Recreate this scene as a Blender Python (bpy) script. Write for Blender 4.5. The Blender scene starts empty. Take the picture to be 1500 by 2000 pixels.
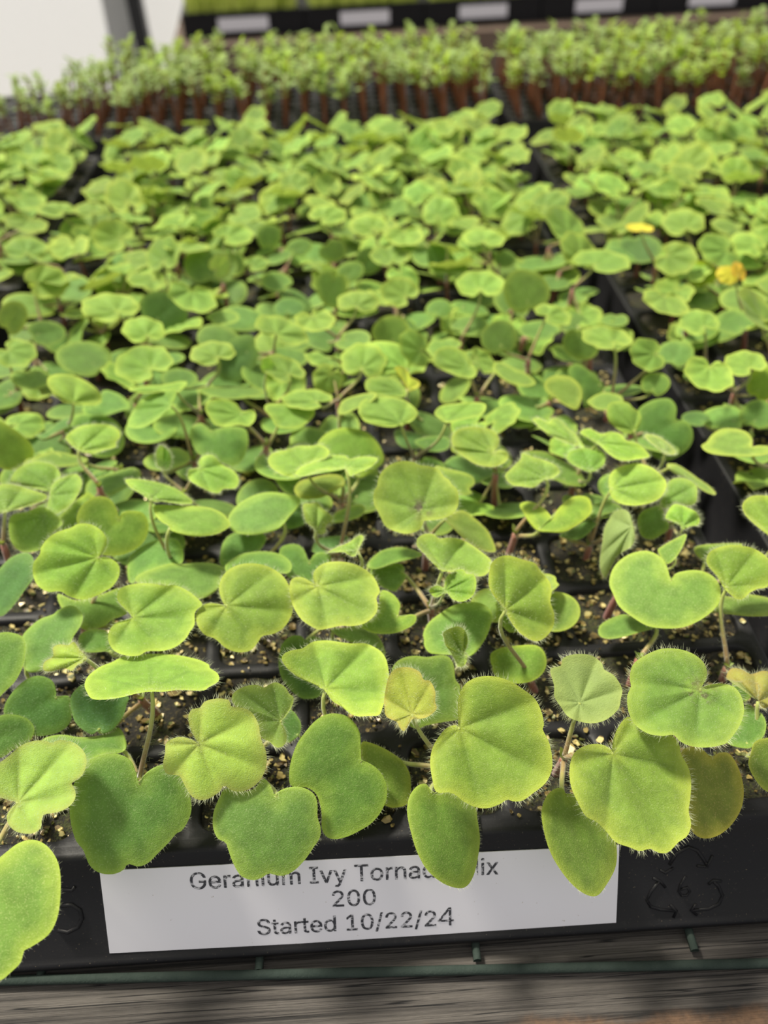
import bpy, math, random
import numpy as np
from mathutils import Vector, Matrix
R = random.Random(7)
S = 0.001                                   # authoring unit is the millimetre
C = bpy.context.scene.collection
# ------------------------------------------------------------------ camera
FPX, CAM = 1700.0, np.array([19.163, -112.814, 190.864])
YAW, PITCH, ROLL = 0.03449502, 0.68965865, -0.03083034
def cam_axes():
    cy, sy = math.cos(YAW), math.sin(YAW)
    w = np.array([sy*math.cos(PITCH), cy*math.cos(PITCH), -math.sin(PITCH)])
    r = np.array([cy, -sy, 0.0]); u = np.cross(r, w)
    c, s = math.cos(ROLL), math.sin(ROLL)
    return c*r+s*u, -s*r+c*u, w
AR, AU, AW = cam_axes()
cd = bpy.data.cameras.new('camera'); cam = bpy.data.objects.new('camera', cd); C.objects.link(cam)
cd.sensor_fit = 'VERTICAL'; cd.sensor_height = 36; cd.lens = FPX/2000*36
cd.clip_start = 0.005; cd.clip_end = 60
cam.matrix_world = Matrix(((AR[0], AU[0], -AW[0], CAM[0]*S), (AR[1], AU[1], -AW[1], CAM[1]*S), (AR[2], AU[2], -AW[2], CAM[2]*S), (0, 0, 0, 1)))
cd.dof.use_dof = True; cd.dof.focus_distance = 0.196; cd.dof.aperture_fstop = 12.5
bpy.context.scene.camera = cam
# ------------------------------------------------------------------ light
sc = bpy.context.scene
sc.view_settings.view_transform = 'Standard'; sc.view_settings.look = 'None'; sc.view_settings.gamma = 1
sc.view_settings.use_curve_mapping = False; sc.view_settings.exposure = 0.14
wd = bpy.data.worlds.new('greenhouse_sky'); sc.world = wd; wd.use_nodes = True
nt = wd.node_tree; bg = nt.nodes['Background']
tc = nt.nodes.new('ShaderNodeTexCoord'); sx = nt.nodes.new('ShaderNodeSeparateXYZ'); cr = nt.nodes.new('ShaderNodeValToRGB')
nt.links.new(tc.outputs['Generated'], sx.inputs[0]); nt.links.new(sx.outputs['Z'], cr.inputs[0]); nt.links.new(cr.outputs[0], bg.inputs[0])
cr.color_ramp.elements[0].position = 0.0; cr.color_ramp.elements[0].color = (.50, .51, .53, 1)
cr.color_ramp.elements[1].position = 0.8; cr.color_ramp.elements[1].color = (1.0, .97, .90, 1)
bg.inputs[1].default_value = 0.76
sd = bpy.data.lights.new('sun_through_roof', 'SUN'); sun = bpy.data.objects.new('sun_through_roof', sd); C.objects.link(sun)
sd.energy = 5.3; sd.angle = math.radians(11); sd.color = (1, .94, .80)
sun.location = (0, .3, 1)
sun.rotation_euler = Vector((-0.50, 0.40, 1.0)).to_track_quat('Z', 'Y').to_euler()

def proj(P):
    d = np.asarray(P, float)-CAM; z = d@AW
    return 750+FPX*(d@AR)/z, 1000-FPX*(d@AU)/z
def ray(px, py): return AW+(px-750)/FPX*AR-(py-1000)/FPX*AU
def at(px, py, z):
    d = ray(px, py); return CAM+d*(z-CAM[2])/d[2]
def on_plane(px, py, p0, n):
    d = ray(px, py); return CAM+d*((p0-CAM)@n)/(d@n)
# ------------------------------------------------------------------ helpers
def mesh_obj(name, V, F, mat=None, parent=None, smooth=True, scale=S, mats=None, fm=None):
    me = bpy.data.meshes.new(name)
    me.from_pydata([tuple(np.asarray(v)*scale) for v in V], [], F)
    if smooth: me.polygons.foreach_set('use_smooth', [True]*len(me.polygons))
    for m in (mats or ([mat] if mat else [])): me.materials.append(m)
    if fm is not None: me.polygons.foreach_set('material_index', fm)
    me.update()
    o = bpy.data.objects.new(name, me); C.objects.link(o)
    if parent: o.parent = parent
    return o
def empty(name, loc, **k):
    o = bpy.data.objects.new(name, None); C.objects.link(o); o.location = tuple(np.asarray(loc)*S); o.empty_display_size = .005
    tag(o, **k); return o
def tag(o, label=None, cat=None, group=None, kind=None):
    for k, v in (('label', label), ('category', cat), ('group', group), ('kind', kind)):
        if v: o[k] = v
    return o
def tube(path, rad, n=7, cap=True):
    P = [np.asarray(p, float) for p in path]; V = []; F = []
    for i, p in enumerate(P):
        t = P[min(i+1, len(P)-1)]-P[max(i-1, 0)]; t /= (np.linalg.norm(t)+1e-9)
        a = np.cross(t, [0.13, .97, .2]); a /= np.linalg.norm(a); b = np.cross(t, a)
        r = rad[i] if hasattr(rad, '__len__') else rad
        for k in range(n):
            th = 2*math.pi*k/n; V.append(p+r*(math.cos(th)*a+math.sin(th)*b))
    for i in range(len(P)-1):
        for k in range(n):
            F.append((i*n+k, i*n+(k+1) % n, (i+1)*n+(k+1) % n, (i+1)*n+k))
    if cap:
        F.append(tuple(range(n-1, -1, -1))); F.append(tuple((len(P)-1)*n+k for k in range(n)))
    return V, F
def bez(a, b, c, d, n=9):
    a, b, c, d = map(lambda q: np.asarray(q, float), (a, b, c, d))
    return [(1-t)**3*a+3*(1-t)**2*t*b+3*(1-t)*t*t*c+t**3*d for t in np.linspace(0, 1, n)]
def join(parts):
    V = []; F = []
    for v, f in parts:
        o = len(V); V += list(v); F += [tuple(i+o for i in q) for q in f]
    return V, F
def box(x0, x1, y0, y1, z0, z1):
    V = [(x, y, z) for x in (x0, x1) for y in (y0, y1) for z in (z0, z1)]
    return V, [(0, 1, 3, 2), (4, 6, 7, 5), (0, 4, 5, 1), (2, 3, 7, 6), (0, 2, 6, 4), (1, 5, 7, 3)]
# ------------------------------------------------------------------ materials
def newmat(name):
    m = bpy.data.materials.new(name); m.use_nodes = True
    t = m.node_tree; p = t.nodes['Principled BSDF']
    return m, t, p
def nd(t, kind, **k):
    n = t.nodes.new(kind)
    for a, b in k.items(): setattr(n, a, b)
    return n
def L(t, a, b): t.links.new(a, b)
def mth(t, op, a, b=None, c=None):
    n = nd(t, 'ShaderNodeMath', operation=op)
    for i, v in enumerate((a, b, c)):
        if v is None: continue
        if hasattr(v, 'links'): L(t, v, n.inputs[i])
        else: n.inputs[i].default_value = v
    return n.outputs[0]
def mixc(t, fac, a, b, mode='MIX'):
    n = nd(t, 'ShaderNodeMix', data_type='RGBA', blend_type=mode)
    for i, v in ((0, fac), (6, a), (7, b)):
        if hasattr(v, 'links'): L(t, v, n.inputs[i])
        elif i == 0: n.inputs[0].default_value = v
        else: n.inputs[i].default_value = (*v, 1) if len(v) == 3 else v
    return n.outputs[2]
def ramp(t, fac, stops):
    n = nd(t, 'ShaderNodeValToRGB'); e = n.color_ramp.elements
    while len(e) < len(stops): e.new(.5)
    for i, (p, c) in enumerate(stops): e[i].position = p; e[i].color = (*c, 1)
    L(t, fac, n.inputs[0]); return n.outputs[0]
def noise(t, scale, detail=3, rough=.55, vec=None):
    n = nd(t, 'ShaderNodeTexNoise'); n.inputs['Scale'].default_value = scale; n.inputs['Detail'].default_value = detail; n.inputs['Roughness'].default_value = rough
    if vec is not None: L(t, vec, n.inputs['Vector'])
    return n.outputs[0]
def bump(t, h, dist, strength=1):
    b = nd(t, 'ShaderNodeBump'); b.inputs['Distance'].default_value = dist; b.inputs['Strength'].default_value = strength; L(t, h, b.inputs['Height']); return b.outputs[0]
def coords(t, out='Object'): return nd(t, 'ShaderNodeTexCoord').outputs[out]
def mapping(t, vec, sc_):
    m = nd(t, 'ShaderNodeMapping'); m.inputs['Scale'].default_value = sc_; L(t, vec, m.inputs[0]); return m.outputs[0]

def leaf_mat(name, base, edge, veinc, veins=True, under=(.34, .44, .16), trans=.27, vw=.030):
    m, t, p = newmat(name)
    uv = nd(t, 'ShaderNodeUVMap').outputs[0]; s = nd(t, 'ShaderNodeSeparateXYZ'); L(t, uv, s.inputs[0])
    x, y = s.outputs[0], s.outputs[1]
    e = nd(t, 'ShaderNodeAttribute'); e.attribute_name = 'margin'
    oi = nd(t, 'ShaderNodeObjectInfo'); ob = coords(t)
    n1 = noise(t, 260, 3, .6, ob)
    col = mixc(t, mth(t, 'MULTIPLY', mth(t, 'SUBTRACT', n1, .34), 2.2), base, [c*1.45 for c in base])
    if veins:
        ang = mth(t, 'ARCTAN2', y, x); r = mth(t, 'SQRT', mth(t, 'ADD', mth(t, 'MULTIPLY', x, x), mth(t, 'MULTIPLY', y, y)))
        ang = mth(t, 'ADD', ang, mth(t, 'MULTIPLY', mth(t, 'SINE', mth(t, 'MULTIPLY', ang, 2.0)), .10)); q = mth(t, 'DIVIDE', ang, math.pi/3.4); d = mth(t, 'ABSOLUTE', mth(t, 'SUBTRACT', q, mth(t, 'ROUND', q)))
        dist = mth(t, 'MULTIPLY', mth(t, 'MULTIPLY', d, math.pi/3.4), r)
        dist = mth(t, 'ADD', dist, mth(t, 'MULTIPLY', mth(t, 'SUBTRACT', noise(t, 500, 2, .5, ob), .5), .03))
        vf = mth(t, 'SUBTRACT', 1, nd_smooth(t, dist, 0, vw*1.6))
        vf = mth(t, 'MULTIPLY', vf, mth(t, 'SUBTRACT', 1.0, nd_smooth(t, r, .25, 1.0)))
        col = mixc(t, mth(t, 'MULTIPLY', vf, .34), col, veinc)
        blotch = mth(t, 'SUBTRACT', 1, nd_smooth(t, r, .06, .34))
        nz_ = noise(t, 420, 3, .6, ob)
        pur = mth(t, 'MULTIPLY', mth(t, 'MULTIPLY', mth(t, 'SUBTRACT', 1, oi.outputs['Alpha']), mth(t, 'SUBTRACT', 1, nd_smooth(t, r, .05, .30))), nd_smooth(t, nz_, .42, .60))
        col = mixc(t, pur, col, (.105, .085, .055))
    col = mixc(t, mth(t, 'MULTIPLY', nd_smooth(t, mth(t, 'ADD', e.outputs['Fac'], mth(t, 'MULTIPLY', mth(t, 'SUBTRACT', noise(t, 130, 3, .6, ob), .5), 1.2)), .25, 1.0), .42), col, edge)
    ef = nd_smooth(t, e.outputs['Fac'], .78, 1.02)
    col = mixc(t, mth(t, 'MULTIPLY', ef, .75), col, edge)
    # light speckle of the felt of short hairs
    sp = nd_smooth(t, noise(t, 2700, 2, .7, ob), .52, .70)
    col = mixc(t, mth(t, 'MULTIPLY', sp, .22), col, (.62, .72, .34))
    hs = nd(t, 'ShaderNodeHueSaturation'); L(t, col, hs.inputs['Color'])
    L(t, mth(t, 'ADD', .495, mth(t, 'MULTIPLY', oi.outputs['Random'], .016)), hs.inputs['Hue']); hs.inputs['Saturation'].default_value = .95
    L(t, mth(t, 'ADD', .86, mth(t, 'MULTIPLY', mth(t, 'FRACT', mth(t, 'MULTIPLY', oi.outputs['Random'], 7.3)), .28)), hs.inputs['Value'])
    col = mixc(t, 1.0, hs.outputs[0], oi.outputs['Color'], 'MULTIPLY')
    geo = nd(t, 'ShaderNodeNewGeometry')
    col2 = mixc(t, geo.outputs['Backfacing'], col, mixc(t, .62, col, under))
    L(t, col2, p.inputs['Base Color'])
    p.inputs['Roughness'].default_value = .62; p.inputs['Specular IOR Level'].default_value = .28
    p.inputs['Sheen Weight'].default_value = .2; p.inputs['Sheen Roughness'].default_value = .45; p.inputs['Sheen Tint'].default_value = (.85, 1, .6, 1)
    h = mth(t, 'ADD', mth(t, 'MULTIPLY', noise(t, 700, 2, .5, ob), .5), mth(t, 'MULTIPLY', noise(t, 3800, 2, .6, ob), .55))
    L(t, bump(t, h, .0005, .55), p.inputs['Normal'])
    tr = nd(t, 'ShaderNodeBsdfTranslucent'); L(t, mixc(t, .45, col, (.62, .72, .08)), tr.inputs[0])
    mx = nd(t, 'ShaderNodeMixShader'); mx.inputs[0].default_value = trans
    L(t, p.outputs[0], mx.inputs[1]); L(t, tr.outputs[0], mx.inputs[2]); L(t, mx.outputs[0], t.nodes['Material Output'].inputs[0])
    return m
def nd_smooth(t, v, lo, hi):
    n = nd(t, 'ShaderNodeMapRange'); n.interpolation_type = 'SMOOTHSTEP'
    L(t, v, n.inputs[0]); n.inputs[1].default_value = lo; n.inputs[2].default_value = hi; return n.outputs[0]
M = {}
M['true'] = leaf_mat('lobed_leaf_green', (.178, .310, .030), (.49, .61, .06), (.10, .20, .03))
M['cot'] = leaf_mat('seed_leaf_green', (.105, .215, .028), (.34, .48, .05), (.09, .20, .04), veins=False, trans=.24)
M['yel'] = leaf_mat('young_leaf_yellow', (.44, .47, .045), (.55, .42, .07), (.30, .26, .04))
def simple(name, col, rough=.5, spec=.5, nz=None, bm=None):
    m, t, p = newmat(name); p.inputs['Roughness'].default_value = rough; p.inputs['Specular IOR Level'].default_value = spec
    ob = coords(t)
    if nz: L(t, mixc(t, noise(t, nz[0], 4, .6, ob), col, nz[1]), p.inputs['Base Color'])
    else: p.inputs['Base Color'].default_value = (*col, 1)
    if bm: L(t, bump(t, noise(t, bm[0], 3, .6, ob), bm[1], .6), p.inputs['Normal'])
    return m
def stem_mat(name, a, b):
    m, t, p = newmat(name); e = nd(t, 'ShaderNodeAttribute'); e.attribute_name = 'margin'
    f = mth(t, 'ADD', e.outputs['Fac'], mth(t, 'MULTIPLY', mth(t, 'SUBTRACT', noise(t, 700, 2, .5, coords(t)), .5), .4))
    L(t, mixc(t, nd_smooth(t, f, .1, .9), a, b), p.inputs['Base Color']); p.inputs['Roughness'].default_value = .5
    p.inputs['Subsurface Weight'].default_value = 0; p.inputs['Sheen Weight'].default_value = .5
    return m
M['stem'] = stem_mat('seedling_stem_red', (.20, .045, .035), (.30, .115, .075))
M['petiole'] = stem_mat('leaf_stalk_green', (.31, .20, .085), (.36, .42, .085))
m, t, p = newmat('fine_plant_hair'); p.inputs['Base Color'].default_value = (.80, .84, .55, 1); p.inputs['Roughness'].default_value = .4
tr = nd(t, 'ShaderNodeBsdfTranslucent'); tr.inputs[0].default_value = (.9, .95, .7, 1); mx = nd(t, 'ShaderNodeMixShader'); mx.inputs[0].default_value = .5
L(t, p.outputs[0], mx.inputs[1]); L(t, tr.outputs[0], mx.inputs[2]); L(t, mx.outputs[0], t.nodes['Material Output'].inputs[0]); M['hair'] = m
# black plastic with dust
m, t, p = newmat('black_plug_tray_plastic'); ob = coords(t)
dust = nd_smooth(t, noise(t, 420, 5, .7, ob), .58, .80)
spk = nd_smooth(t, noise(t, 1900, 2, .6, ob), .69, .76)
L(t, mixc(t, mth(t, 'MULTIPLY', spk, .5), mixc(t, mth(t, 'MULTIPLY', dust, .55), (.0085, .0083, .0100), (.035, .032, .030)), (.25, .20, .13)), p.inputs['Base Color'])
p.inputs['Roughness'].default_value = .5; p.inputs['Specular IOR Level'].default_value = .26
L(t, bump(t, noise(t, 1500, 2, .5, ob), .00006, .6), p.inputs['Normal']); M['black'] = m
# soil
m, t, p = newmat('damp_peat_soil'); ob = coords(t)
n1 = noise(t, 1100, 4, .75, ob); n2 = noise(t, 110, 3, .6, ob)
c = ramp(t, n1, [(.36, (.004, .0035, .003)), (.54, (.016, .012, .007)), (.64, (.09, .07, .025)), (.74, (.38, .30, .11))])
moss = mth(t, 'MULTIPLY', nd_smooth(t, n2, .46, .62), nd_smooth(t, noise(t, 1600, 2, .6, ob), .40, .62))
L(t, mixc(t, mth(t, 'MULTIPLY', moss, .65), c, (.060, .075, .010)), p.inputs['Base Color']); p.inputs['Roughness'].default_value = .75
L(t, bump(t, n1, .0009, 1), p.inputs['Normal']); M['soil'] = m
def chip_mat(name, stops):
    m, t, p = newmat(name); v = nd(t, 'ShaderNodeTexVoronoi'); v.inputs['Scale'].default_value = 650; L(t, coords(t), v.inputs['Vector'])
    s = nd(t, 'ShaderNodeSeparateXYZ'); L(t, v.outputs['Color'], s.inputs[0])
    L(t, ramp(t, s.outputs[0], stops), p.inputs['Base Color']); p.inputs['Roughness'].default_value = .33; p.inputs['Metallic'].default_value = .15
    return m
M['chip'] = chip_mat('vermiculite_chips', [(0, (.055, .035, .015)), (.3, (.16, .11, .035)), (.55, (.33, .25, .08)), (.8, (.66, .55, .24)), (.9, (.10, .11, .025))])
# weathered wood: long grain along x
def wood_mat(name, cols, worn):
    m, t, p = newmat(name); ob = coords(t)
    g = mapping(t, ob, (9, 700, 500)); n1 = noise(t, 1, 6, .65, g); n2 = noise(t, 60, 4, .6, ob)
    fine = noise(t, 1, 3, .7, mapping(t, ob, (60, 2200, 2200)))
    c = ramp(t, n1, [(.36, cols[0]), (.43, cols[1]), (.62, cols[2]), (.85, cols[3])])
    c = mixc(t, mth(t, 'MULTIPLY', fine, .55), c, cols[1])
    cr_ = mth(t, 'ABSOLUTE', mth(t, 'SUBTRACT', noise(t, 1, 2, .5, mapping(t, ob, (9, 560, 300))), .5)); c = mixc(t, mth(t, 'SUBTRACT', 1, nd_smooth(t, cr_, .003, .024)), c, (.008, .007, .007))
    s = nd(t, 'ShaderNodeSeparateXYZ'); L(t, ob, s.inputs[0])
    wf = nd_smooth(t, mth(t, 'ADD', mth(t, 'MULTIPLY', s.outputs[1], -1), mth(t, 'MULTIPLY', mth(t, 'SUBTRACT', n2, .5), .016)), worn, worn+.005)
    c = mixc(t, mth(t, 'MULTIPLY', wf, .8), c, mixc(t, noise(t, 700, 3, .6, ob), (.05, .028, .016), (.27, .15, .08)))
    L(t, c, p.inputs['Base Color']); p.inputs['Roughness'].default_value = .8
    L(t, bump(t, mth(t, 'ADD', n1, mth(t, 'MULTIPLY', fine, .4)), .0012, .9), p.inputs['Normal'])
    return m
M['wood'] = wood_mat('weathered_grey_wood', [(.010, .009, .009), (.060, .053, .048), (.135, .12, .108), (.31, .285, .265)], .0325)
M['farwood'] = simple('brown_bench_wood', (.09, .062, .047), .7, .3, (12, (.17, .12, .09)))
M['green'] = simple('dark_green_vinyl', (.022, .034, .029), .85, .15, (300, (.045, .06, .052)), (1400, .0003))
# label paper & print
m, t, p = newmat('white_label_paper'); ob = coords(t)
L(t, mixc(t, nd_smooth(t, noise(t, 900, 2, .5, ob), .74, .80), (.80, .78, .84), (.35, .28, .2)), p.inputs['Base Color']); p.inputs['Roughness'].default_value = .55; M['paper'] = m
m, t, p = newmat('worn_black_print'); ob = coords(t, 'Object')
st = noise(t, 1, 2, .6, mapping(t, ob, (900, 3200, 900)))
L(t, mixc(t, nd_smooth(t, st, .50, .62), (.035, .035, .045), (.52, .51, .55)), p.inputs['Base Color']); p.inputs['Roughness'].default_value = .6; M['ink'] = m
m, t, p = newmat('white_poly_sheet'); p.inputs['Base Color'].default_value = (.90, .90, .90, 1); p.inputs['Roughness'].default_value = .7
tr = nd(t, 'ShaderNodeBsdfTranslucent'); tr.inputs[0].default_value = (.98, .98, .99, 1); mx = nd(t, 'ShaderNodeMixShader'); mx.inputs[0].default_value = .72
L(t, p.outputs[0], mx.inputs[1]); L(t, tr.outputs[0], mx.inputs[2]); L(t, mx.outputs[0], t.nodes['Material Output'].inputs[0]); M['white_wall'] = m
M['grey_frame'] = simple('grey_painted_steel', (.60, .60, .58), .5, .5, (8, (.5, .5, .5)))
M['dark_frame'] = simple('dark_painted_steel', (.02, .02, .022), .5, .5)
M['cream'] = simple('cream_painted_post', (.62, .60, .50), .5, .4)
M['gravel'] = simple('dark_gravel_floor', (.16, .15, .14), .9, .2, (60, (.28, .26, .23)))
M['sprout'] = leaf_mat('small_seedling_leaf', (.21, .31, .075), (.36, .48, .09), (.15, .22, .05), veins=False, trans=.35)
M['rootred'] = simple('red_brown_stem', (.22, .055, .032), .6, .3, (200, (.27, .13, .06)))
M['grass'] = simple('bright_grass_seedling', (.50, .62, .10), .6, .3, (30, (.62, .68, .16)))

# ------------------------------------------------------------------ the setting
# bench top: boards running left to right, a green coated mesh on them, then the trays
ZM, ZW = -28.0, -31.0
def board(name, x0, x1, y0, y1, ztop, th, seed, mat, parent, nx=160, ny=26):
    rr = np.random.RandomState(seed); V = []; F = []
    ys = np.linspace(y0, y1, ny); xs = np.linspace(x0, x1, nx); prof = rr.randn(ny)*.22; ph = rr.rand(ny)*6
    for i, x in enumerate(xs):
        for j, y in enumerate(ys):
            e = min(y-y0, y1-y); z = ztop+prof[j]*(.6+.4*math.sin(x*.03+ph[j]))-max(0, 2.2-e)**2*.30
            V.append((x, y+math.sin(x*.021+seed)*.35, z))
    for i in range(nx-1):
        for j in range(ny-1):
            a = i*ny+j; F.append((a, a+ny, a+ny+1, a+1))
    n = len(V)
    for x in xs: V += [(x, y0, ztop-th), (x, y1, ztop-th)]
    for i in range(nx-1):
        F.append((i*ny, n+2*i, n+2*i+2, (i+1)*ny)); F.append((i*ny+ny-1, (i+1)*ny+ny-1, n+2*i+3, n+2*i+1)); F.append((n+2*i, n+2*i+1, n+2*i+3, n+2*i+2))
    return mesh_obj(name, V, F, mat, parent)
bench = empty('growing_bench', (0, 0, ZW-20), label='weathered grey wooden bench carrying the plug trays in front', cat='bench')
off = Vector((0, 0, (ZW-20)*S))
ys = [(-40, 60), (66, 166), (172, 272), (278, 378), (384, 484), (490, 590), (596, 696), (702, 802)]
for i, (a, b) in enumerate(ys):
    o = board('plank', -620, 760, a, b, ZW, 19, 3+i, M['wood'], bench, nx=160 if i == 0 else 30, ny=34 if i == 0 else 8); o.location = -off
for x in (-560, 90, 700):
    V, F = box(x-45, x+45, -20, 800, ZW-100, ZW-19.3); o = mesh_obj('crossbeam', V, F, M['wood'], bench, smooth=False); o.location = -off
for x in (-560, 700):
    for y in (-10, 760):
        V, F = box(x-45, x+45, y-30, y+30, -800, ZW-100); o = mesh_obj('leg', V, F, M['wood'], bench, smooth=False); o.location = -off
bm_ = empty('bench_mesh', (0, 0, ZM), label='dark green coated wire mesh laid over the wooden bench boards', cat='mesh')
moff = Vector((0, 0, ZM*S)); A_ = math.radians(-1.6)
def strand(p, q, w, h):
    p = np.array(p, float); q = np.array(q, float); d = q-p; d /= np.linalg.norm(d); n = np.array([-d[1], d[0], 0]); N = 24; V = []; F = []
    prof = [(-w, -h), (-w*.95, 0), (-w*.6, h*.7), (0, h), (w*.6, h*.7), (w*.95, 0), (w, -h)]
    for i in range(N+1):
        c = p+(q-p)*i/N
        for a, b in prof: V.append(c+n*a+np.array([0, 0, b]))
    k = len(prof)
    for i in range(N):
        for j in range(k-1): F.append((i*k+j, (i+1)*k+j, (i+1)*k+j+1, i*k+j+1))
        F.append((i*k+k-1, (i+1)*k+k-1, (i+1)*k, i*k))
    return V, F
for j in range(15):
    qa, qb = at(170, 1908, ZM), at(1450, 1879, ZM); sl = (qb[1]-qa[1])/(qb[0]-qa[0]); y = qa[1]-sl*qa[0]+j*53
    V, F = strand((-600, y-600*sl, -.6), (740, y+740*sl, -.6), 1.15, .7)
    mesh_obj('strand', V, F, M['green'], bm_)
for i in range(25):
    x = -11.5+(i-11)*53.3
    V, F = strand((x, -19-x*.02, -.9), (x+12, 790, -.9), 1.0, .8)
    mesh_obj('strand', V, F, M['green'], bm_)
# floor and walls of the greenhouse
V, F = box(-4000, 5000, -1500, 4200, -840, -800); tag(mesh_obj('floor', V, F, M['gravel'], smooth=False), kind='structure')
V, F = box(-4000, 5000, 3400, 3402, -800, 2600); tag(mesh_obj('wall_back', V, F, M['white_wall'], smooth=False), kind='structure')

# ------------------------------------------------------------------ plug trays
def rrect(hx, hy, r, n=4):
    P = []
    for cx, cy, a0 in ((hx-r, hy-r, 0), (-hx+r, hy-r, 90), (-hx+r, -hy+r, 180), (hx-r, -hy+r, 270)):
        for k in range(n+1):
            a = math.radians(a0+90*k/n); P.append((cx+r*math.cos(a), cy+r*math.sin(a)))
    return P
def sqproj(p, h):
    m = max(abs(p[0]), abs(p[1])); return (p[0]/m*h, p[1]/m*h)
def tray_mesh(nx, ny, pit=26.0, front=True):
    V = []; F = []; h = pit/2
    op = rrect(h-1.5, h-1.5, 4.2); inn = rrect(h-2.1, h-2.1, 3.9); low = rrect(h-4.6, h-4.6, 3.5); n = len(op)
    base = [sqproj(p, h) for p in op]
    for i in range(nx):
        for j in range(ny):
            cx = (i-nx/2+.5)*pit; cy = (j+.5)*pit; o = len(V)
            for ring, z in ((base, 0), (op, 0), (inn, -.7), (low, -16)):
                V += [(cx+x, cy+y, z) for x, y in ring]
            for k in range(3):
                for a in range(n): b = (a+1) % n; F.append((o+k*n+a, o+k*n+b, o+(k+1)*n+b, o+(k+1)*n+a))
            # small notch bosses where four cells meet
    W = nx*pit/2; H = ny*pit
    prof = [(0, 0), (1.6, .15), (2.8, .1), (3.4, -.6), (3.9, -3.0), (14.4, -25.0), (15.6, -25.3), (16.3, -25.9), (16.3, -27.2), (15.2, -27.3)]
    o = len(V); seg = []
    for d, z in prof:
        P = []
        ds = d*.58; r = 3+d*.5
        x1, y0, y1 = W+ds, -d, H+ds
        for cx, cy, a0 in ((x1-r, y1-r, 0), (-x1+r, y1-r, 90), (-x1+r, y0+r, 180), (x1-r, y0+r, 270)):
            for k in range(6):
                a = math.radians(a0+90*k/5); P.append((cx+r*math.cos(a), cy+r*math.sin(a), z))
        # straight edges subdivided so that the skirt is a little wavy, as thin plastic is
        Q = []
        for k in range(24):
            a = np.array(P[k]); b = np.array(P[(k+1) % 24]); Q.append(a)
            if (k % 6) == 5:
                for s in range(1, 14): Q.append(a+(b-a)*s/14)
        if d == 0: Q = [np.array((max(-W, min(W, q[0])), max(0, min(H, q[1])), 0)) for q in Q]
        seg.append(len(Q)); V += Q
    n = seg[0]
    for k in range(len(prof)-1):
        for a in range(n): b = (a+1) % n; F.append((o+k*n+a, o+(k+1)*n+a, o+(k+1)*n+b, o+k*n+b))
    return V, F
tv, tf = tray_mesh(10, 20)
def soil_mesh(cells, pit=26.0, seed=1, depth=-2.0, chips=lambda x, y: 10):
    rr = np.random.RandomState(seed); V = []; F = []; CV = []; CF = []
    for cx, cy in cells:
        o = len(V); N = 7; h = pit/2-2.3
        for a in range(N):
            for b in range(N):
                x = -h+2*h*a/(N-1); y = -h+2*h*b/(N-1)
                V.append((cx+x, cy+y, depth+rr.uniform(-.55, .55)+.5*math.cos(x/h*1.5)*math.cos(y/h*1.5)))
        for a in range(N-1):
            for b in range(N-1): F.append((o+a*N+b, o+(a+1)*N+b, o+(a+1)*N+b+1, o+a*N+b+1))
        for _ in range(chips(cx, cy)):
            x, y = rr.uniform(-h, h, 2)
            up_ = 0
            if rr.rand() < .16: x *= 1.22; y *= 1.22; up_ = 1.7 if max(abs(x), abs(y)) > h else 0
            elif abs(x) > h-.8 and abs(y) > h-.8: continue
            s = abs(rr.normal(.38, .38))+.18
            a_, b_ = rr.uniform(0, 6.28), rr.uniform(-.5, .5)
            R3 = np.array(Matrix.Rotation(a_, 3, 'Z') @ Matrix.Rotation(b_, 3, 'X'))
            o2 = len(CV); k = 6
            for zz in (-.15, .15):
                for q in range(k):
                    rr_ = s*rr.uniform(.7, 1.1)
                    CV.append(R3@np.array([math.cos(q/k*6.28)*rr_*1.25, math.sin(q/k*6.28)*rr_*.85, zz*s])+np.array([cx+x, cy+y, depth+.75+rr.uniform(-.1, .5)+up_]))
            CF.append(tuple(o2+k+q for q in range(k)))
            for q in range(k): CF.append((o2+q, o2+(q+1) % k, o2+k+(q+1) % k, o2+k+q))
    return V, F, CV, CF
def inframe(P, m=60):
    d = np.asarray(P)-CAM
    if d@AW < 20: return False
    x, y = proj(P); return -m < x < 1500+m and -m < y < 2000+m
TR = {}
def tray(key, x0, y0, label, rot=0.0, nx=10, ny=20, mesh=None):
    t_ = empty('plug_tray', (x0, y0, 0), label=label, cat='tray', group='black plug trays on the front bench'); t_.rotation_euler.z = rot
    if mesh is None: o = mesh_obj('tray_shell', tv, tf, M['black'], t_); TR['me'+str((nx, ny))] = o.data
    else: o = bpy.data.objects.new('tray_shell', mesh); C.objects.link(o); o.parent = t_
    return t_, o
ct, o = tray('centre', 0, 0, 'black plug tray with the printed white sticker on its front, centre of the bench')
shell = o.data
lt, _ = tray('left', -281, 4, 'black plug tray left of the centre tray, mostly hidden under seedlings', mesh=shell)
rt, _ = tray('right', 282, -2, 'black plug tray right of the centre tray across the dark seam', mesh=shell)
def cells_of(ox, oy, nx=10, ny=20, pit=26.0): return [(i, j, ox+(i-nx/2+.5)*pit, oy+(j+.5)*pit) for i in range(nx) for j in range(ny)]
ALL = {}
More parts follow.
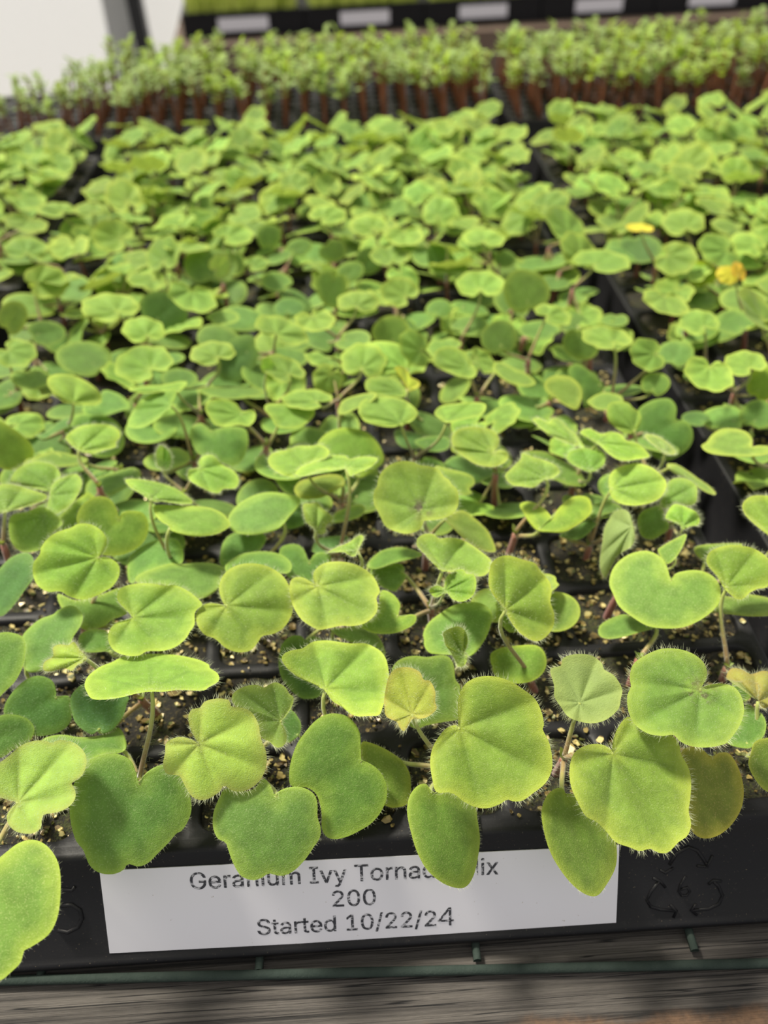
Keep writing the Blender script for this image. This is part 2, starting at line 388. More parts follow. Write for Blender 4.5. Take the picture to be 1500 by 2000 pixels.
for key, root, ox, oy in (('c', ct, 0, 0), ('l', lt, -281, 4), ('r', rt, 282, -2)):
    cl = [(i, j, x, y) for i, j, x, y in cells_of(ox, oy) if inframe((x, y, 0), 150)]
    for i, j, x, y in cl: ALL[(key, i, j)] = (x, y)
    seen = {(round(x-ox, 2), round(y-oy, 2)) for i, j, x, y in cl}
    V, F, CV, CF = soil_mesh([(x-ox, y-oy) for i, j, x, y in cells_of(ox, oy)], seed=ord(key), chips=lambda x, y: 0 if (round(x, 2), round(y, 2)) not in seen else int(105 if y < 110 else 50 if y < 210 else 8))
    tag(mesh_obj('soil', V, F, M['soil'], root), kind='stuff')
    tag(mesh_obj('vermiculite', CV, CF, M['chip'], root, smooth=False), kind='stuff')
# the printed sticker on the front skirt
n_sk = np.array([0, -22.0, 10.5]); n_sk /= np.linalg.norm(n_sk); p_sk = np.array([0, -3.9, -3.0])+n_sk*.25
def sk(px, py): return on_plane(px, py, p_sk, n_sk)
bl, br_, tr_ = sk(214, 1862), sk(1203, 1811), sk(1200, 1652)
ex = br_-bl; wl = np.linalg.norm(ex); ex /= wl; ey = np.cross(n_sk, ex); hl = abs((tr_-br_)@ey)
lab = mesh_obj('label', *[[bl-n_sk*.2, br_-n_sk*.2, br_+ey*hl-n_sk*.2, bl+ey*hl-n_sk*.2, bl, br_, br_+ey*hl, bl+ey*hl], [(0, 3, 2, 1), (4, 5, 6, 7), (0, 1, 5, 4), (1, 2, 6, 5), (2, 3, 7, 6), (3, 0, 4, 7)]], mat=M['paper'], parent=ct, smooth=False)
lab['label'] = 'white printed paper sticker'
FONT = None
try:
    import os
    FONT = bpy.data.fonts.load(os.path.join(bpy.utils.system_resource('DATAFILES', path='fonts'), 'Inter.woff2'))
except Exception: FONT = None
def text_on(s, px, py, wpx, parent, name='lettering'):
    """text whose baseline starts at the skirt point seen at (px,py) and runs wpx pixels"""
    a = sk(px, py); b = sk(px+wpx, py-wpx*.052); wid = np.linalg.norm(b-a)
    cu = bpy.data.curves.new(name, 'FONT'); cu.body = s.rstrip('4'); cu.size = 1; cu.extrude = 0.0
    if FONT: cu.font = FONT
    tmp = bpy.data.objects.new(name, cu); C.objects.link(tmp); bpy.context.view_layer.update()
    me = bpy.data.meshes.new_from_object(tmp.evaluated_get(bpy.context.evaluated_depsgraph_get()))
    bpy.data.objects.remove(tmp)
    co = np.array([v.co[:] for v in me.vertices]); x0, x1 = co[:, 0].min(), co[:, 0].max(); four = s.endswith('4'); k = wid/(x1-x0+(.52 if four else 0))
    for v in me.vertices:
        w = a+ex*(v.co.x-x0)*k+ey*v.co.y*k*1.04+n_sk*.05; v.co = Vector(w*S)
    V0 = [np.array(v.co[:])/S for v in me.vertices]; F0 = [tuple(p.vertices) for p in me.polygons]; V = []; F = []
    if four:                                                   # the closing 4 drawn as three strokes
        b4 = x1+.06
        for c4 in (((.33, 0), (.385, 0), (.385, .58), (.33, .58)), ((.0, .13), (.46, .13), (.46, .18), (.0, .18)), ((.0, .16), (.065, .16), (.385, .58), (.315, .58))):
            n4 = len(V0); V0 += [a+ex*(b4+u_-x0)*k+ey*v_*k*1.04+n_sk*.05 for u_, v_ in c4]; F0.append((n4, n4+1, n4+2, n4+3))
    for q, (dx, dy) in enumerate(((0, 0), (.07, 0), (-.07, 0), (0, .05), (.04, -.05))):       # heavier strokes, as printed
        n0 = len(V); V += [v+ex*dx+ey*dy+n_sk*.004*q for v in V0]; F += [tuple(n0+i for i in f) for f in F0]
    bpy.data.meshes.remove(me)
    return mesh_obj(name, V, F, M['ink'], parent, smooth=False)
text_on('Geranium Ivy Tornado Mix', 373, 1737, 600, lab)
text_on('200', 650, 1771, 84, lab)
text_on('Started 10/22/24', 504, 1826, 382, lab)
# raised recycling mark and raised figure on the skirt
def skp(px, py, h=0): return sk(px, py)+n_sk*h
def emboss(pts, r, closed=False):
    P = [skp(x, y, -.25) for x, y in pts]
    if closed: P.append(P[0])
    return tube(P, r, 6)
parts = []
parts.append(emboss([(1308, 1690), (1322, 1668), (1345, 1655), (1362, 1662), (1374, 1678), (1382, 1692)], .45))
parts.append(emboss([(1290, 1700), (1300, 1706), (1316, 1696)], .4)); parts.append(emboss([(1392, 1672), (1382, 1694), (1362, 1692)], .4))
parts.append(emboss([(1288, 1722), (1272, 1742), (1264, 1760), (1272, 1772), (1290, 1777), (1318, 1780)], .45))
parts.append(emboss([(1310, 1768), (1322, 1780), (1316, 1793)], .4)); parts.append(emboss([(1276, 1716), (1290, 1722), (1300, 1734)], .4))
parts.append(emboss([(1352, 1779), (1385, 1776), (1405, 1766), (1412, 1750), (1404, 1732), (1394, 1722)], .45))
parts.append(emboss([(1360, 1766), (1350, 1779), (1362, 1788)], .4)); parts.append(emboss([(1384, 1728), (1394, 1720), (1410, 1722)], .4))
parts.append(emboss([(1340, 1712), (1330, 1728), (1326, 1742), (1332, 1750), (1342, 1750), (1348, 1742), (1343, 1734), (1330, 1738)], .38))
o = mesh_obj('recycling_mark', *join(parts), mat=M['black'], parent=ct); o['label'] = 'raised triangle of recycling arrows around a 6'
pp = [(112, 1738), (140, 1740), (146, 1733)]; q5 = [(118, 1770), (140, 1768), (156, 1778), (160, 1795), (152, 1812), (132, 1822), (112, 1818)]
o = mesh_obj('raised_mark', *join([emboss(pp, .45), emboss(q5, .55)]), mat=M['black'], parent=ct)

# ------------------------------------------------------------------ leaves
def catmull(P, m=4):
    P = np.asarray(P, float); n = len(P); out = []
    for i in range(n):
        a, b, c, d = P[i-1], P[i], P[(i+1) % n], P[(i+2) % n]
        for k in range(m):
            t = k/m; out.append(.5*((2*b)+(-a+c)*t+(2*a-5*b+4*c-d)*t*t+(-a+3*b-3*c+d)*t**3))
    return np.array(out)
def resample(P, n):
    Q = np.vstack([P, P[:1]]); d = np.r_[0, np.cumsum(np.linalg.norm(np.diff(Q, axis=0), axis=1))]
    s = np.linspace(0, d[-1], n+1)[:-1]; return np.column_stack([np.interp(s, d, Q[:, k]) for k in range(Q.shape[1])])
def leaf_surface(out2, org, main, Rl, kind, rr, K=8, flat=1.0):
    """out2: outline in leaf plane (mm). returns verts (u,v,h), faces, margin, uv"""
    n = len(out2); cen = out2.mean(0); V = []; mg = []; uv = []
    ph = rr.uniform(0, 6.28, 4); cup = rr.uniform(-.10, .14) if kind != 'cot' else rr.uniform(-.10, .06)
    amp = (.12 if kind != 'cot' else .0)*flat; c, s_ = math.cos(-main), math.sin(-main)
    rad = np.linalg.norm(out2-cen, axis=1).mean()
    def hgt(p, s):
        d = p-org; r = np.linalg.norm(d)/Rl; a = math.atan2(d[1], d[0])-main
        a2_ = a+.10*math.sin(2*a); q = a2_/(math.pi/3.4); f = math.sin(math.pi/2*min(1, 2*abs(q-round(q))))
        e = np.linalg.norm(p-cen)/rad
        h = amp*Rl*f*min(1, r*1.6)*(1.15-.5*s)
        h += cup*Rl*(e*e)*flat
        h += Rl*(.035 if kind != 'cot' else .03)*flat*math.sin(p[0]/Rl*3.1+ph[0])*math.sin(p[1]/Rl*3.4+ph[1])
        if kind != 'cot': h += Rl*.035*flat*s**3*math.sin(a*5+ph[2])
        else: h += -Rl*.03*flat*math.exp(-(math.sin(a)*r/.12)**2)*(1-s)
        return h
    V.append((org[0], org[1], hgt(org, 0))); mg.append(0); uv.append((0, 0))
    for k in range(1, K+1):
        s = (k/K)**.85
        for i in range(n):
            p = org+(out2[i]-org)*s; d = (p-org)/Rl
            V.append((p[0], p[1], hgt(p, s)-(.02*Rl*s**8 if kind == 'cot' else 0))); uv.append((d[0]*c-d[1]*s_, d[0]*s_+d[1]*c))
            # margin: how near the true outline, so that an origin on the edge reads right as well
            mg.append(0)
    # distance of each vertex to the outline
    VV = np.array(V)[:, :2]; dd = np.min(np.linalg.norm(VV[:, None, :]-out2[None], axis=2), axis=1)
    mg = np.clip(1-dd/(rad*.55), 0, 1); mg = mg**1.0
    F = [(0, 1+i, 1+(i+1) % n) for i in range(n)]
    for k in range(K-1):
        for i in range(n):
            a = 1+k*n+i; b = 1+k*n+(i+1) % n; F.append((a, a+n, b+n, b))
    return V, F, mg, uv
def finish(me, mg, uv):
    at_ = me.attributes.new('margin', 'FLOAT', 'POINT'); at_.data.foreach_set('value', np.asarray(mg, 'f'))
    if uv is not None:
        u = me.uv_layers.new(name='UVMap'); li = np.empty(len(me.loops), 'i'); me.loops.foreach_get('vertex_index', li)
        u.data.foreach_set('uv', np.asarray(uv, 'f')[li].ravel())
def inside(p, P):
    x, y = p; n = len(P); r = False
    for i in range(n):
        a, b = P[i], P[i-1]
        if (a[1] > y) != (b[1] > y) and x < (b[0]-a[0])*(y-a[1])/(b[1]-a[1])+a[0]: r = not r
    return r
def hairs(pts, nrm, out, n_edge, n_face, rr, ln=1.15, w=.030):
    """pts: surface verts world, nrm: leaf normal, out: outline world"""
    V = []; F = []; cen = out.mean(0)
    def add(p, d, l):
        d = d/np.linalg.norm(d); s = np.cross(d, AW); s /= np.linalg.norm(s)+1e-9; o = len(V)
        b = rr.uniform(-.25, .25, 3)*l
        V.extend([p-s*w, p+s*w, p+d*l*.55+b*.3+s*w*.7, p+d*l*.55+b*.3-s*w*.7, p+d*l+b]); F.extend([(o, o+1, o+2, o+3), (o+3, o+2, o+4)])
    for _ in range(n_edge):
        i = rr.randint(len(out)); f = rr.rand(); p = out[i]*(1-f)+out[(i+1) % len(out)]*f
        o_ = p-cen; o_ /= np.linalg.norm(o_); add(p, o_+nrm*rr.uniform(-.2, .9)+rr.uniform(-.35, .35, 3), ln*rr.uniform(.5, 1.3))
    for _ in range(n_face):
        i = rr.randint(len(pts)); add(pts[i]+rr.uniform(-.3, .3, 3)*.6, nrm+rr.uniform(-.6, .6, 3), ln*rr.uniform(.25, .6))
    return V, F
LEAVES = []          # hero leaves collected first, then grouped per cell
def hero(kind, z, org, pts, crop=None, tint=(1, 1, 1), flat=1.0, up=True, under=False):
    if crop:
        ox, oy, k = crop; pts = [(ox+x/k, oy+y/k) for x, y in pts]; org = (ox+org[0]/k, oy+org[1]/k)
    LEAVES.append(dict(kind=kind, z=z, org=np.array(org, float), pts=np.array(pts, float), tint=tint, flat=flat, under=under))
A, B, Cc, D, Ee, Ff = (0, 1150, 3), (500, 1150, 3), (1000, 1150, 3), (0, 700, 3), (500, 700, 3), (1000, 700, 3)
G, H, K2, L2, I2, J2 = (0, 1200, 2), (750, 1200, 2), (750, 800, 2), (0, 800, 2), (0, 400, 2), (750, 400, 2)
#@@LEAFDATA@@
YB = (1.15, 1.05, .8); DK = (.72, .82, .9); BR = (1.25, 1.12, .95); RD = (1.35, .85, .75); PL = (1.5, 1.28, 1.7)
hero('cot', 20, (-110, 990), [(0,960),(60,900),(130,880),(190,910),(230,980),(237,1080),(225,1180),(190,1250),(120,1300),(95,1312),(80,1360),(40,1400),(0,1430),(-80,1440),(-160,1360),(-200,1200),(-160,1060),(-80,990)], G, BR)
hero('yel', 25, (105, 1252), [(50,980),(120,920),(200,890),(270,890),(300,903),(350,885),(430,900),(490,950),(508,1010),(490,1080),(450,1120),(420,1140),(440,1180),(440,1230),(400,1280),(330,1310),(260,1322),(245,1350),(240,1400),(200,1430),(150,1435),(90,1420),(50,1380),(40,1330),(70,1280),(100,1255),(50,1235),(0,1220),(-60,1200),(-80,1100),(-60,1030),(0,1015)], A, (.62,.85,1.0))
hero('cot', 15, (541, 665), [(545,655),(570,620),(620,590),(680,590),(720,640),(745,720),(745,780),(715,840),(690,855),(660,890),(620,930),(580,970),(540,985),(500,975),(480,1000),(440,1015),(390,1010),(350,980),(325,920),(300,890),(285,850),(272,780),(275,700),(300,640),(340,580),(400,548),(460,545),(510,570),(532,620),(538,650)], G)
hero('yel', 26, (778, 506), [(770,498),(745,450),(735,400),(750,370),(780,365),(800,340),(850,328),(895,335),(905,360),(950,365),(985,385),(1010,430),(1018,480),(1040,540),(1038,600),(1010,655),(960,688),(910,690),(875,668),(855,695),(800,725),(750,712),(715,655),(700,630),(650,622),(637,585),(645,540),(650,500),(700,478),(755,490)], G, (.72,.98,1.0))
hero('cot', 14, (1078, 715), [(1078,705),(1090,690),(1130,675),(1180,675),(1225,700),(1240,740),(1240,790),(1252,830),(1250,870),(1225,910),(1190,960),(1150,1000),(1110,1020),(1075,1018),(1050,1012),(1020,1030),(985,1038),(940,1020),(910,970),(890,915),(880,890),(850,875),(832,830),(835,770),(860,710),(880,680),(940,690),(985,685),(1010,660),(1030,640),(1055,665),(1070,700)], G, (.95,1,1))
hero('cot', 13, (608, 1010), [(618,1000),(615,930),(610,850),(580,790),(530,745),(460,730),(400,740),(340,780),(280,850),(240,910),(210,990),(195,1070),(200,1150),(240,1160),(300,1165),(350,1200),(375,1260),(385,1330),(385,1400),(410,1450),(460,1468),(540,1450),(620,1410),(680,1370),(730,1310),(765,1230),(765,1150),(740,1090),(700,1045),(650,1015)], B, (1.05,1.08,.9))
hero('cot', 6, (860, 1015), [(620,900),(680,905),(750,935),(810,970),(860,1010),(900,1080),(908,1150),(905,1220),(880,1265),(820,1282),(770,1275),(700,1230),(640,1100),(615,1000)], B, (1.1,.95,.7))
hero('true', 22, (296, 445), [(290,440),(288,390),(290,330),(310,280),(350,250),(410,240),(480,255),(540,290),(590,330),(615,380),(625,430),(620,450),(645,500),(657,560),(655,610),(630,660),(580,700),(540,728),(500,730),(480,722),(455,740),(400,758),(350,750),(310,730),(280,705),(250,695),(205,695),(190,650),(180,580),(190,520),(220,470),(250,440),(285,432)], H, (1.05,1,.9))
hero('cot', 9, (188, 700), [(185,690),(165,662),(130,670),(100,710),(90,770),(105,850),(130,930),(170,1000),(230,1050),(290,1070),(325,1060),(350,1020),(365,960),(375,880),(365,800),(355,750),(310,720),(250,690),(210,695)], H, (1.1,1.02,.8))
hero('cot', 9, (712, 710), [(710,700),(700,680),(670,680),(635,710),(615,770),(625,850),(650,930),(690,1000),(740,1060),(790,1095),(830,1100),(860,1070),(900,1000),(910,940),(900,870),(850,800),(800,740),(760,710),(730,700)], H, (1.1,1.02,.85))
hero('true', 19, (895, 545), [(890,530),(870,515),(830,505),(780,515),(740,545),(725,600),(730,670),(760,740),(790,790),(830,810),(870,850),(905,890),(960,910),(1000,925),(1040,915),(1070,930),(1110,930),(1150,890),(1185,865),(1200,820),(1190,770),(1195,730),(1200,660),(1190,600),(1160,545),(1150,500),(1100,450),(1040,420),(990,410),(950,400),(915,440),(895,490)], H, (1.03,1,1))
hero('true', 29, (1232, 295), [(1240,285),(1255,260),(1262,230),(1250,190),(1210,155),(1150,135),(1080,135),(1010,165),(970,200),(960,250),(965,280),(950,320),(955,380),(980,430),(1030,465),(1090,475),(1130,470),(1155,495),(1200,515),(1260,520),(1320,510),(1340,500),(1380,450),(1405,390),(1400,330),(1370,285),(1320,270),(1270,275)], H, (.70,.72,.80,.0))
hero('cot', 10, (1280, 560), [(1160,540),(1230,520),(1275,555),(1310,540),(1350,545),(1385,600),(1405,680),(1395,760),(1350,830),(1290,870),(1230,870),(1190,820),(1170,700)], H, (1.4,.85,.7))
hero('true', 24, (765, 345), [(650,215),(690,200),(700,170),(750,155),(810,160),(850,190),(860,215),(900,240),(930,290),(925,330),(915,370),(870,410),(820,425),(770,420),(720,400),(690,360),(665,320),(665,280)], H, (.95,.9,1.0), under=True)
hero('yel', 24, (110, 390), [(110,410),(80,455),(60,440),(50,420),(10,400),(0,360),(5,300),(20,240),(50,210),(100,207),(140,225),(155,255),(180,260),(200,300),(200,340),(205,370),(170,400),(130,410)], H, (.80,.86,.9), 1.4)
hero('cot', 13, (1165, 580), [(800,460),(850,410),(930,392),(1000,400),(1080,388),(1130,400),(1160,450),(1170,530),(1200,580),(1195,680),(1190,760),(1100,780),(1000,800),(940,820),(880,780),(820,650),(790,540)], B)
hero('cot', 15, (1230, 385), [(985,300),(980,260),(1010,200),(1070,150),(1150,100),(1230,78),(1310,82),(1360,110),(1385,150),(1370,230),(1340,300),(1290,370),(1240,400),(1150,390),(1060,385),(1010,370),(985,330)], B, (1.15,1.1,1))
hero('true', 23, (1215, 395), [(1100,290),(1095,260),(1130,235),(1180,220),(1220,240),(1240,290),(1235,340),(1220,370),(1240,400),(1220,450),(1180,455),(1165,420),(1140,370),(1110,330)], B, (.9,.95,1), 2.0)
hero('cot', 8, (430, 205), [(415,180),(420,150),(460,130),(520,122),(590,120),(625,145),(635,190),(620,230),(580,260),(520,270),(460,262),(430,235),(425,210)], H, (1.15,1.1,.7))
hero('true', 27, (475, 782), [(410,640),(420,600),(450,575),(490,570),(540,585),(590,600),(610,630),(645,670),(655,710),(650,750),(665,800),(660,850),(630,890),(590,905),(540,880),(510,850),(490,820),(470,780),(430,730),(410,690)], K2, BR)
hero('cot', 20, (1118, 668), [(1120,660),(1140,640),(1190,628),(1240,630),(1290,655),(1315,700),(1310,750),(1280,790),(1230,825),(1170,850),(1100,855),(1030,845),(970,810),(920,770),(895,720),(880,680),(890,630),(920,590),(970,560),(1030,552),(1080,575),(1105,610)], K2, (1.25,1.15,1.1))
hero('cot', 9, (1060, 848), [(840,850),(860,830),(900,810),(940,800),(1000,815),(1080,830),(1070,850),(1000,870),(930,890),(870,895),(840,880)], K2)
hero('true', 26, (1340, 690), [(1260,580),(1280,550),(1340,530),(1400,532),(1450,545),(1500,580),(1530,630),(1500,690),(1460,700),(1430,715),(1400,740),(1370,735),(1330,700),(1300,650),(1265,610)], K2, (1.0,.95,.8))
hero('cot', 14, (1260, 580), [(1215,560),(1220,535),(1290,525),(1400,525),(1340,560),(1270,590),(1240,585)], K2, BR)
hero('cot', 13, (1300, 780), [(1290,770),(1320,730),(1380,735),(1410,720),(1500,735),(1540,760),(1520,800),(1440,808),(1350,800),(1300,790)], K2, (1.2,1.1,1))
hero('true', 26, (1535, 495), [(1400,370),(1430,340),(1480,335),(1540,350),(1600,420),(1600,520),(1540,520),(1500,490),(1450,450),(1410,410)], K2, (1.2,1.15,1.1))
hero('true', 30, (968, 885), [(985,952),(1000,950),(1060,945),(1120,930),(1170,890),(1188,840),(1180,770),(1150,740),(1130,710),(1100,690),(1070,650),(1010,630),(960,625),(930,610),(860,600),(790,620),(740,660),(715,710),(710,750),(690,780),(690,850),(710,890),(730,930),(760,985),(820,1015),(880,1028),(940,1015),(970,990)], Ee, (1,1,1,0))
hero('true', 24, (1095, 1235), [(940,1080),(950,1050),(990,1028),(1040,1030),(1075,1055),(1130,1050),(1200,1060),(1260,1090),(1330,1140),(1375,1180),(1385,1220),(1350,1265),(1300,1278),(1240,1260),(1170,1250),(1110,1250),(1070,1235),(1000,1160),(950,1110)], Ee, (1.1,1.08,1.1))
hero('true', 26, (1110, 1360), [(1015,1355),(1060,1330),(1100,1340),(1110,1290),(1150,1250),(1210,1235),(1230,1260),(1280,1270),(1290,1330),(1270,1390),(1210,1425),(1150,1410),(1120,1375),(1060,1400),(1030,1385)], Ee, (.95,1,.8), 1.8)
hero('cot', 14, (1110, 945), [(1100,940),(1150,905),(1210,892),(1260,920),(1330,980),(1370,1030),(1405,1120),(1380,1135),(1310,1120),(1230,1070),(1160,1000)], Ee, (1.6,1.3,1.1))
hero('cot', 14, (1100, 750), [(1050,635),(1130,650),(1220,670),(1270,695),(1280,735),(1250,765),(1265,790),(1200,800),(1100,760)], Ee, (1.5,1.3,1.3))
hero('true', 23, (622, 1145), [(618,1148),(612,1133),(613,1117),(627,1103),(647,1097),(670,1097),(693,1102),(713,1112),(730,1127),(740,1147),(742,1157),(735,1168),(738,1183),(733,1200),(713,1217),(687,1223),(667,1222),(643,1227),(623,1230),(605,1222),(587,1208),(573,1185),(566,1160),(567,1135),(580,1127),(597,1130),(610,1142)], None, (1.1,1.08,1.1))
hero('true', 24, (888, 765), [(882,775),(865,740),(855,700),(870,650),(910,615),(970,600),(1040,610),(1100,645),(1130,690),(1145,740),(1140,800),(1110,850),(1070,875),(1025,885),(1010,905),(980,940),(930,948),(880,930),(840,895),(800,880),(770,840),(765,800),(790,765),(830,755),(865,765)], L2, (1.02,1,.9))
hero('true', 23, (520, 812), [(515,815),(500,790),(465,755),(457,725),(475,695),(530,680),(590,680),(650,688),(680,685),(730,705),(780,745),(790,765),(770,780),(760,800),(760,840),(740,870),(730,890),(690,925),(640,942),(600,943),(570,945),(545,960),(500,962),(450,945),(425,910),(425,870),(450,835),(500,820)], L2, (1.02,1.02,.95))
hero('true', 27, (592, 1090), [(590,1102),(640,1102),(700,1095),(790,1098),(815,1085),(855,1060),(850,1030),(820,1010),(815,995),(770,975),(700,960),(640,955),(550,955),(480,965),(440,985),(390,1005),(345,1040),(330,1075),(340,1105),(360,1130),(410,1133),(470,1125),(540,1108)], L2, (1.1,1.1,1.0), .35)
hero('true', 21, (410, 585), [(400,595),(350,565),(280,535),(220,500),(170,450),(150,410),(165,380),(210,360),(270,350),(300,330),(340,308),(420,302),(480,310),(560,320),(640,320),(700,345),(740,375),(765,420),(775,470),(780,520),(770,600),(740,700),(720,740),(660,745),(600,748),(550,730),(500,690),(450,660),(420,620)], B, (1.08,1.05,1.0))
hero('true', 20, (1095, 415), [(905,330),(920,300),(960,280),(1000,275),(1030,285),(1050,275),(1080,265),(1115,285),(1130,310),(1147,325),(1140,360),(1115,400),(1100,420),(1120,470),(1110,510),(1080,520),(1050,495),(1020,480),(1000,420),(930,370)], G, (.75,.8,.95))
hero('cot', 9, (240, 850), [(170,700),(220,720),(250,760),(265,800),(250,860),(180,900),(150,800)], B, DK)
hero('cot', 13, (385, 445), [(275,330),(300,290),(340,270),(420,300),(500,320),(495,350),(480,400),(440,450),(405,465),(390,455),(375,460),(355,468),(310,440),(285,400)], G, (.62,.78,1.3))
hero('cot', 12, (215, 325), [(20,350),(60,290),(110,250),(160,240),(205,260),(220,300),(220,320),(270,320),(280,370),(275,420),(230,460),(150,475),(80,450),(20,400)], G, DK)
hero('cot', 10, (-40, 500), [(0,395),(60,392),(110,410),(135,450),(110,500),(50,530),(0,560),(-40,520),(-50,430)], G, (.9,.95,1))
hero('cot', 10, (480, 530), [(160,500),(230,470),(320,480),(400,470),(450,440),(480,460),(495,520),(460,545),(400,545),(340,580),(290,610),(220,600)], G)
hero('cot', 20, (-70, 1080), [(-60,900),(0,872),(50,872),(90,890),(100,930),(90,1000),(60,1060),(20,1100),(-20,1130),(-80,1080),(-90,980)], L2, (1,1.05,.95))
hero('cot', 17, (150, 460), [(135,450),(140,400),(145,330),(130,280),(180,220),(240,175),(310,150),(340,125),(400,98),(450,110),(485,160),(470,220),(430,280),(420,310),(400,340),(340,440),(250,480),(170,490)], A, (.95,1,1))
hero('yel', 25, (495, 405), [(310,345),(350,325),(400,330),(430,310),(450,330),(480,370),(510,400),(490,430),(450,450),(420,480),(370,465),(300,485),(255,475),(260,430),(310,395)], A, (.8,1.05,1), 1.8)
hero('cot', 13, (640, 365), [(460,300),(480,260),(540,238),(620,245),(650,290),(690,350),(660,375),(600,365),(530,375),(470,355)], A, (1.1,1.1,1))
hero('cot', 13, (440, 820), [(225,720),(300,745),(400,720),(480,700),(500,790),(440,820),(400,850),(330,860),(250,790)], L2, (1.15,1.1,.9))
hero('cot', 15, (880, 650), [(535,650),(600,620),(670,600),(700,605),(760,598),(830,600),(880,620),(900,640),(880,665),(855,700),(800,735),(740,740),(700,710),(640,685),(540,680)], L2, (1.1,1.08,1.1))
hero('cot', 12, (520, 670), [(500,590),(530,550),(580,520),(640,503),(690,508),(715,550),(715,590),(700,605),(640,615),(560,640),(520,680),(500,660)], L2, (.95,1,.9))
hero('cot', 24, (665, 460), [(597,385),(620,372),(700,375),(800,380),(850,395),(880,415),(900,450),(870,475),(830,490),(760,495),(700,485),(665,470),(660,455),(620,430)], L2, (1.35,1.2,1))
hero('true', 26, (590, 350), [(490,275),(540,272),(620,285),(690,310),(740,345),(753,360),(740,370),(690,368),(640,360),(590,358),(550,330),(510,305)], L2, (1.1,1.1,1))
hero('true', 28, (382, 578), [(385,578),(400,560),(418,520),(410,490),(380,460),(340,445),(300,448),(280,460),(220,480),(180,510),(160,540),(155,565),(130,600),(130,650),(150,690),(190,712),(235,710),(270,730),(320,742),(370,730),(410,710),(440,690),(465,650),(465,610),(440,585),(410,575)], L2, (1.08,1.1,.9))
hero('cot', 20, (463, 430), [(465,420),(480,400),(520,395),(560,405),(580,445),(575,490),(550,530),(500,560),(440,572),(380,560),(340,520),(305,450),(300,420),(315,380),(350,350),(390,338),(430,350),(455,385)], L2, (1.5,1.3,.9))
hero('true', 22, (350, 1010), [(275,860),(320,850),(360,845),(390,880),(440,920),(445,950),(410,980),(405,1020),(370,1030),(320,980),(290,950)], Ee, (1,1,1), 1.8)
hero('cot', 18, (1105, 440), [(890,430),(920,380),(980,340),(1050,322),(1120,330),(1170,345),(1165,380),(1130,420),(1110,445),(1080,470),(1020,485),(960,488),(910,475)], L2, (1.15,1.12,1.1))
hero('true', 26, (290, 645), [(70,600),(90,560),(140,545),(200,530),(250,512),(330,512),(370,505),(415,525),(430,555),(400,590),(360,600),(300,640),(240,690),(210,695),(150,680),(90,640)], Ee, (1.1,1.1,1))
hero('true', 31, (527, 648), [(230,680),(260,640),(300,620),(380,590),(450,570),(520,570),(550,590),(620,575),(700,580),(712,595),(670,640),(600,670),(550,690),(525,650),(450,650),(380,655),(290,690)], Ee, (1,1.05,1), .8)
hero('cot', 16, (600, 680), [(360,500),(400,450),(450,420),(520,405),(600,415),(660,440),(710,490),(745,560),(745,610),(700,650),(660,680),(600,700),(500,640),(430,600),(380,540)], Ee, (1.3,1.2,.8))
hero('cot', 15, (500, 735), [(225,770),(260,720),(330,700),(420,680),(500,690),(520,740),(470,770),(400,810),(330,825),(260,820)], Ee, (1.25,1.0,.7))
hero('cot', 10, (240, 760), [(105,665),(180,690),(260,700),(230,760),(240,800),(180,790),(130,740)], Ee)
hero('cot', 12, (450, 950), [(440,960),(460,910),(540,870),(610,855),(640,880),(620,920),(580,940),(500,960)], Ee, (1.2,1.1,.8))
hero('true', 27, (595, 1130), [(420,1140),(470,1110),(540,1080),(590,1045),(620,1035),(630,1060),(600,1110),(590,1150),(560,1160),(500,1130)], Ee, (1,1.05,1), 1.2)
hero('cot', 9, (308, 1200), [(310,1185),(340,1150),(380,1135),(430,1145),(435,1200),(400,1260),(330,1320),(250,1300),(190,1280),(140,1200),(140,1120),(180,1092),(240,1090),(280,1120)], Ee, (.9,1,1))
hero('cot', 14, (900, 625), [(880,610),(930,570),(1000,555),(1070,558),(1120,580),(1140,610),(1120,640),(1040,635),(960,640),(900,650)], L2, (1,1.05,1))
hero('cot', 8, (400, 1110), [(330,1130),(360,1060),(430,1045),(520,1040),(540,1060),(480,1110),(420,1140),(400,1150)], Ee, DK)
hero('cot', 17, (665, 1215), [(650,1220),(670,1180),(730,1130),(820,1107),(900,1115),(970,1145),(950,1165),(870,1185),(780,1210),(700,1235)], Ee, (1.1,1.1,.9))
hero('cot', 12, (850, 1250), [(670,1240),(740,1215),(830,1200),(868,1225),(865,1260),(880,1270),(870,1300),(840,1340),(810,1365),(740,1340),(690,1290)], Ee)
hero('cot', 15, (825, 160), [(735,10),(800,30),(845,90),(835,150),(850,165),(900,150),(938,160),(930,200),(880,235),(800,262),(700,262),(640,240),(610,220),(650,190),(700,150),(720,80)], B, (1.2,1.15,.9))
hero('cot', 8, (295, 310), [(135,400),(150,330),(200,280),(260,275),(290,300),(340,278),(395,300),(500,320),(400,600),(290,645),(220,610),(160,540),(135,470)], B, DK)
hero('cot', 12, (460, 245), [(435,235),(520,230),(620,215),(700,260),(745,330),(755,390),(700,380),(600,330),(500,290)], B, (1,1,1))
hero('cot', 20, (165, 995), [(45,860),(80,840),(130,845),(190,880),(235,930),(250,920),(290,860),(350,815),(400,805),(450,820),(468,870),(460,910),(420,950),(360,990),(300,1020),(230,1020),(150,1010),(100,960),(70,910)], Ff, (1.6,1.35,.8))
hero('cot', 10, (320, 1035), [(280,1040),(350,1000),(430,950),(470,920),(530,930),(480,990),(430,1040),(370,1065)], Ff, DK)
hero('cot', 14, (470, 900), [(465,870),(500,850),(560,840),(620,860),(640,890),(560,910),(500,930),(460,940)], Ff)
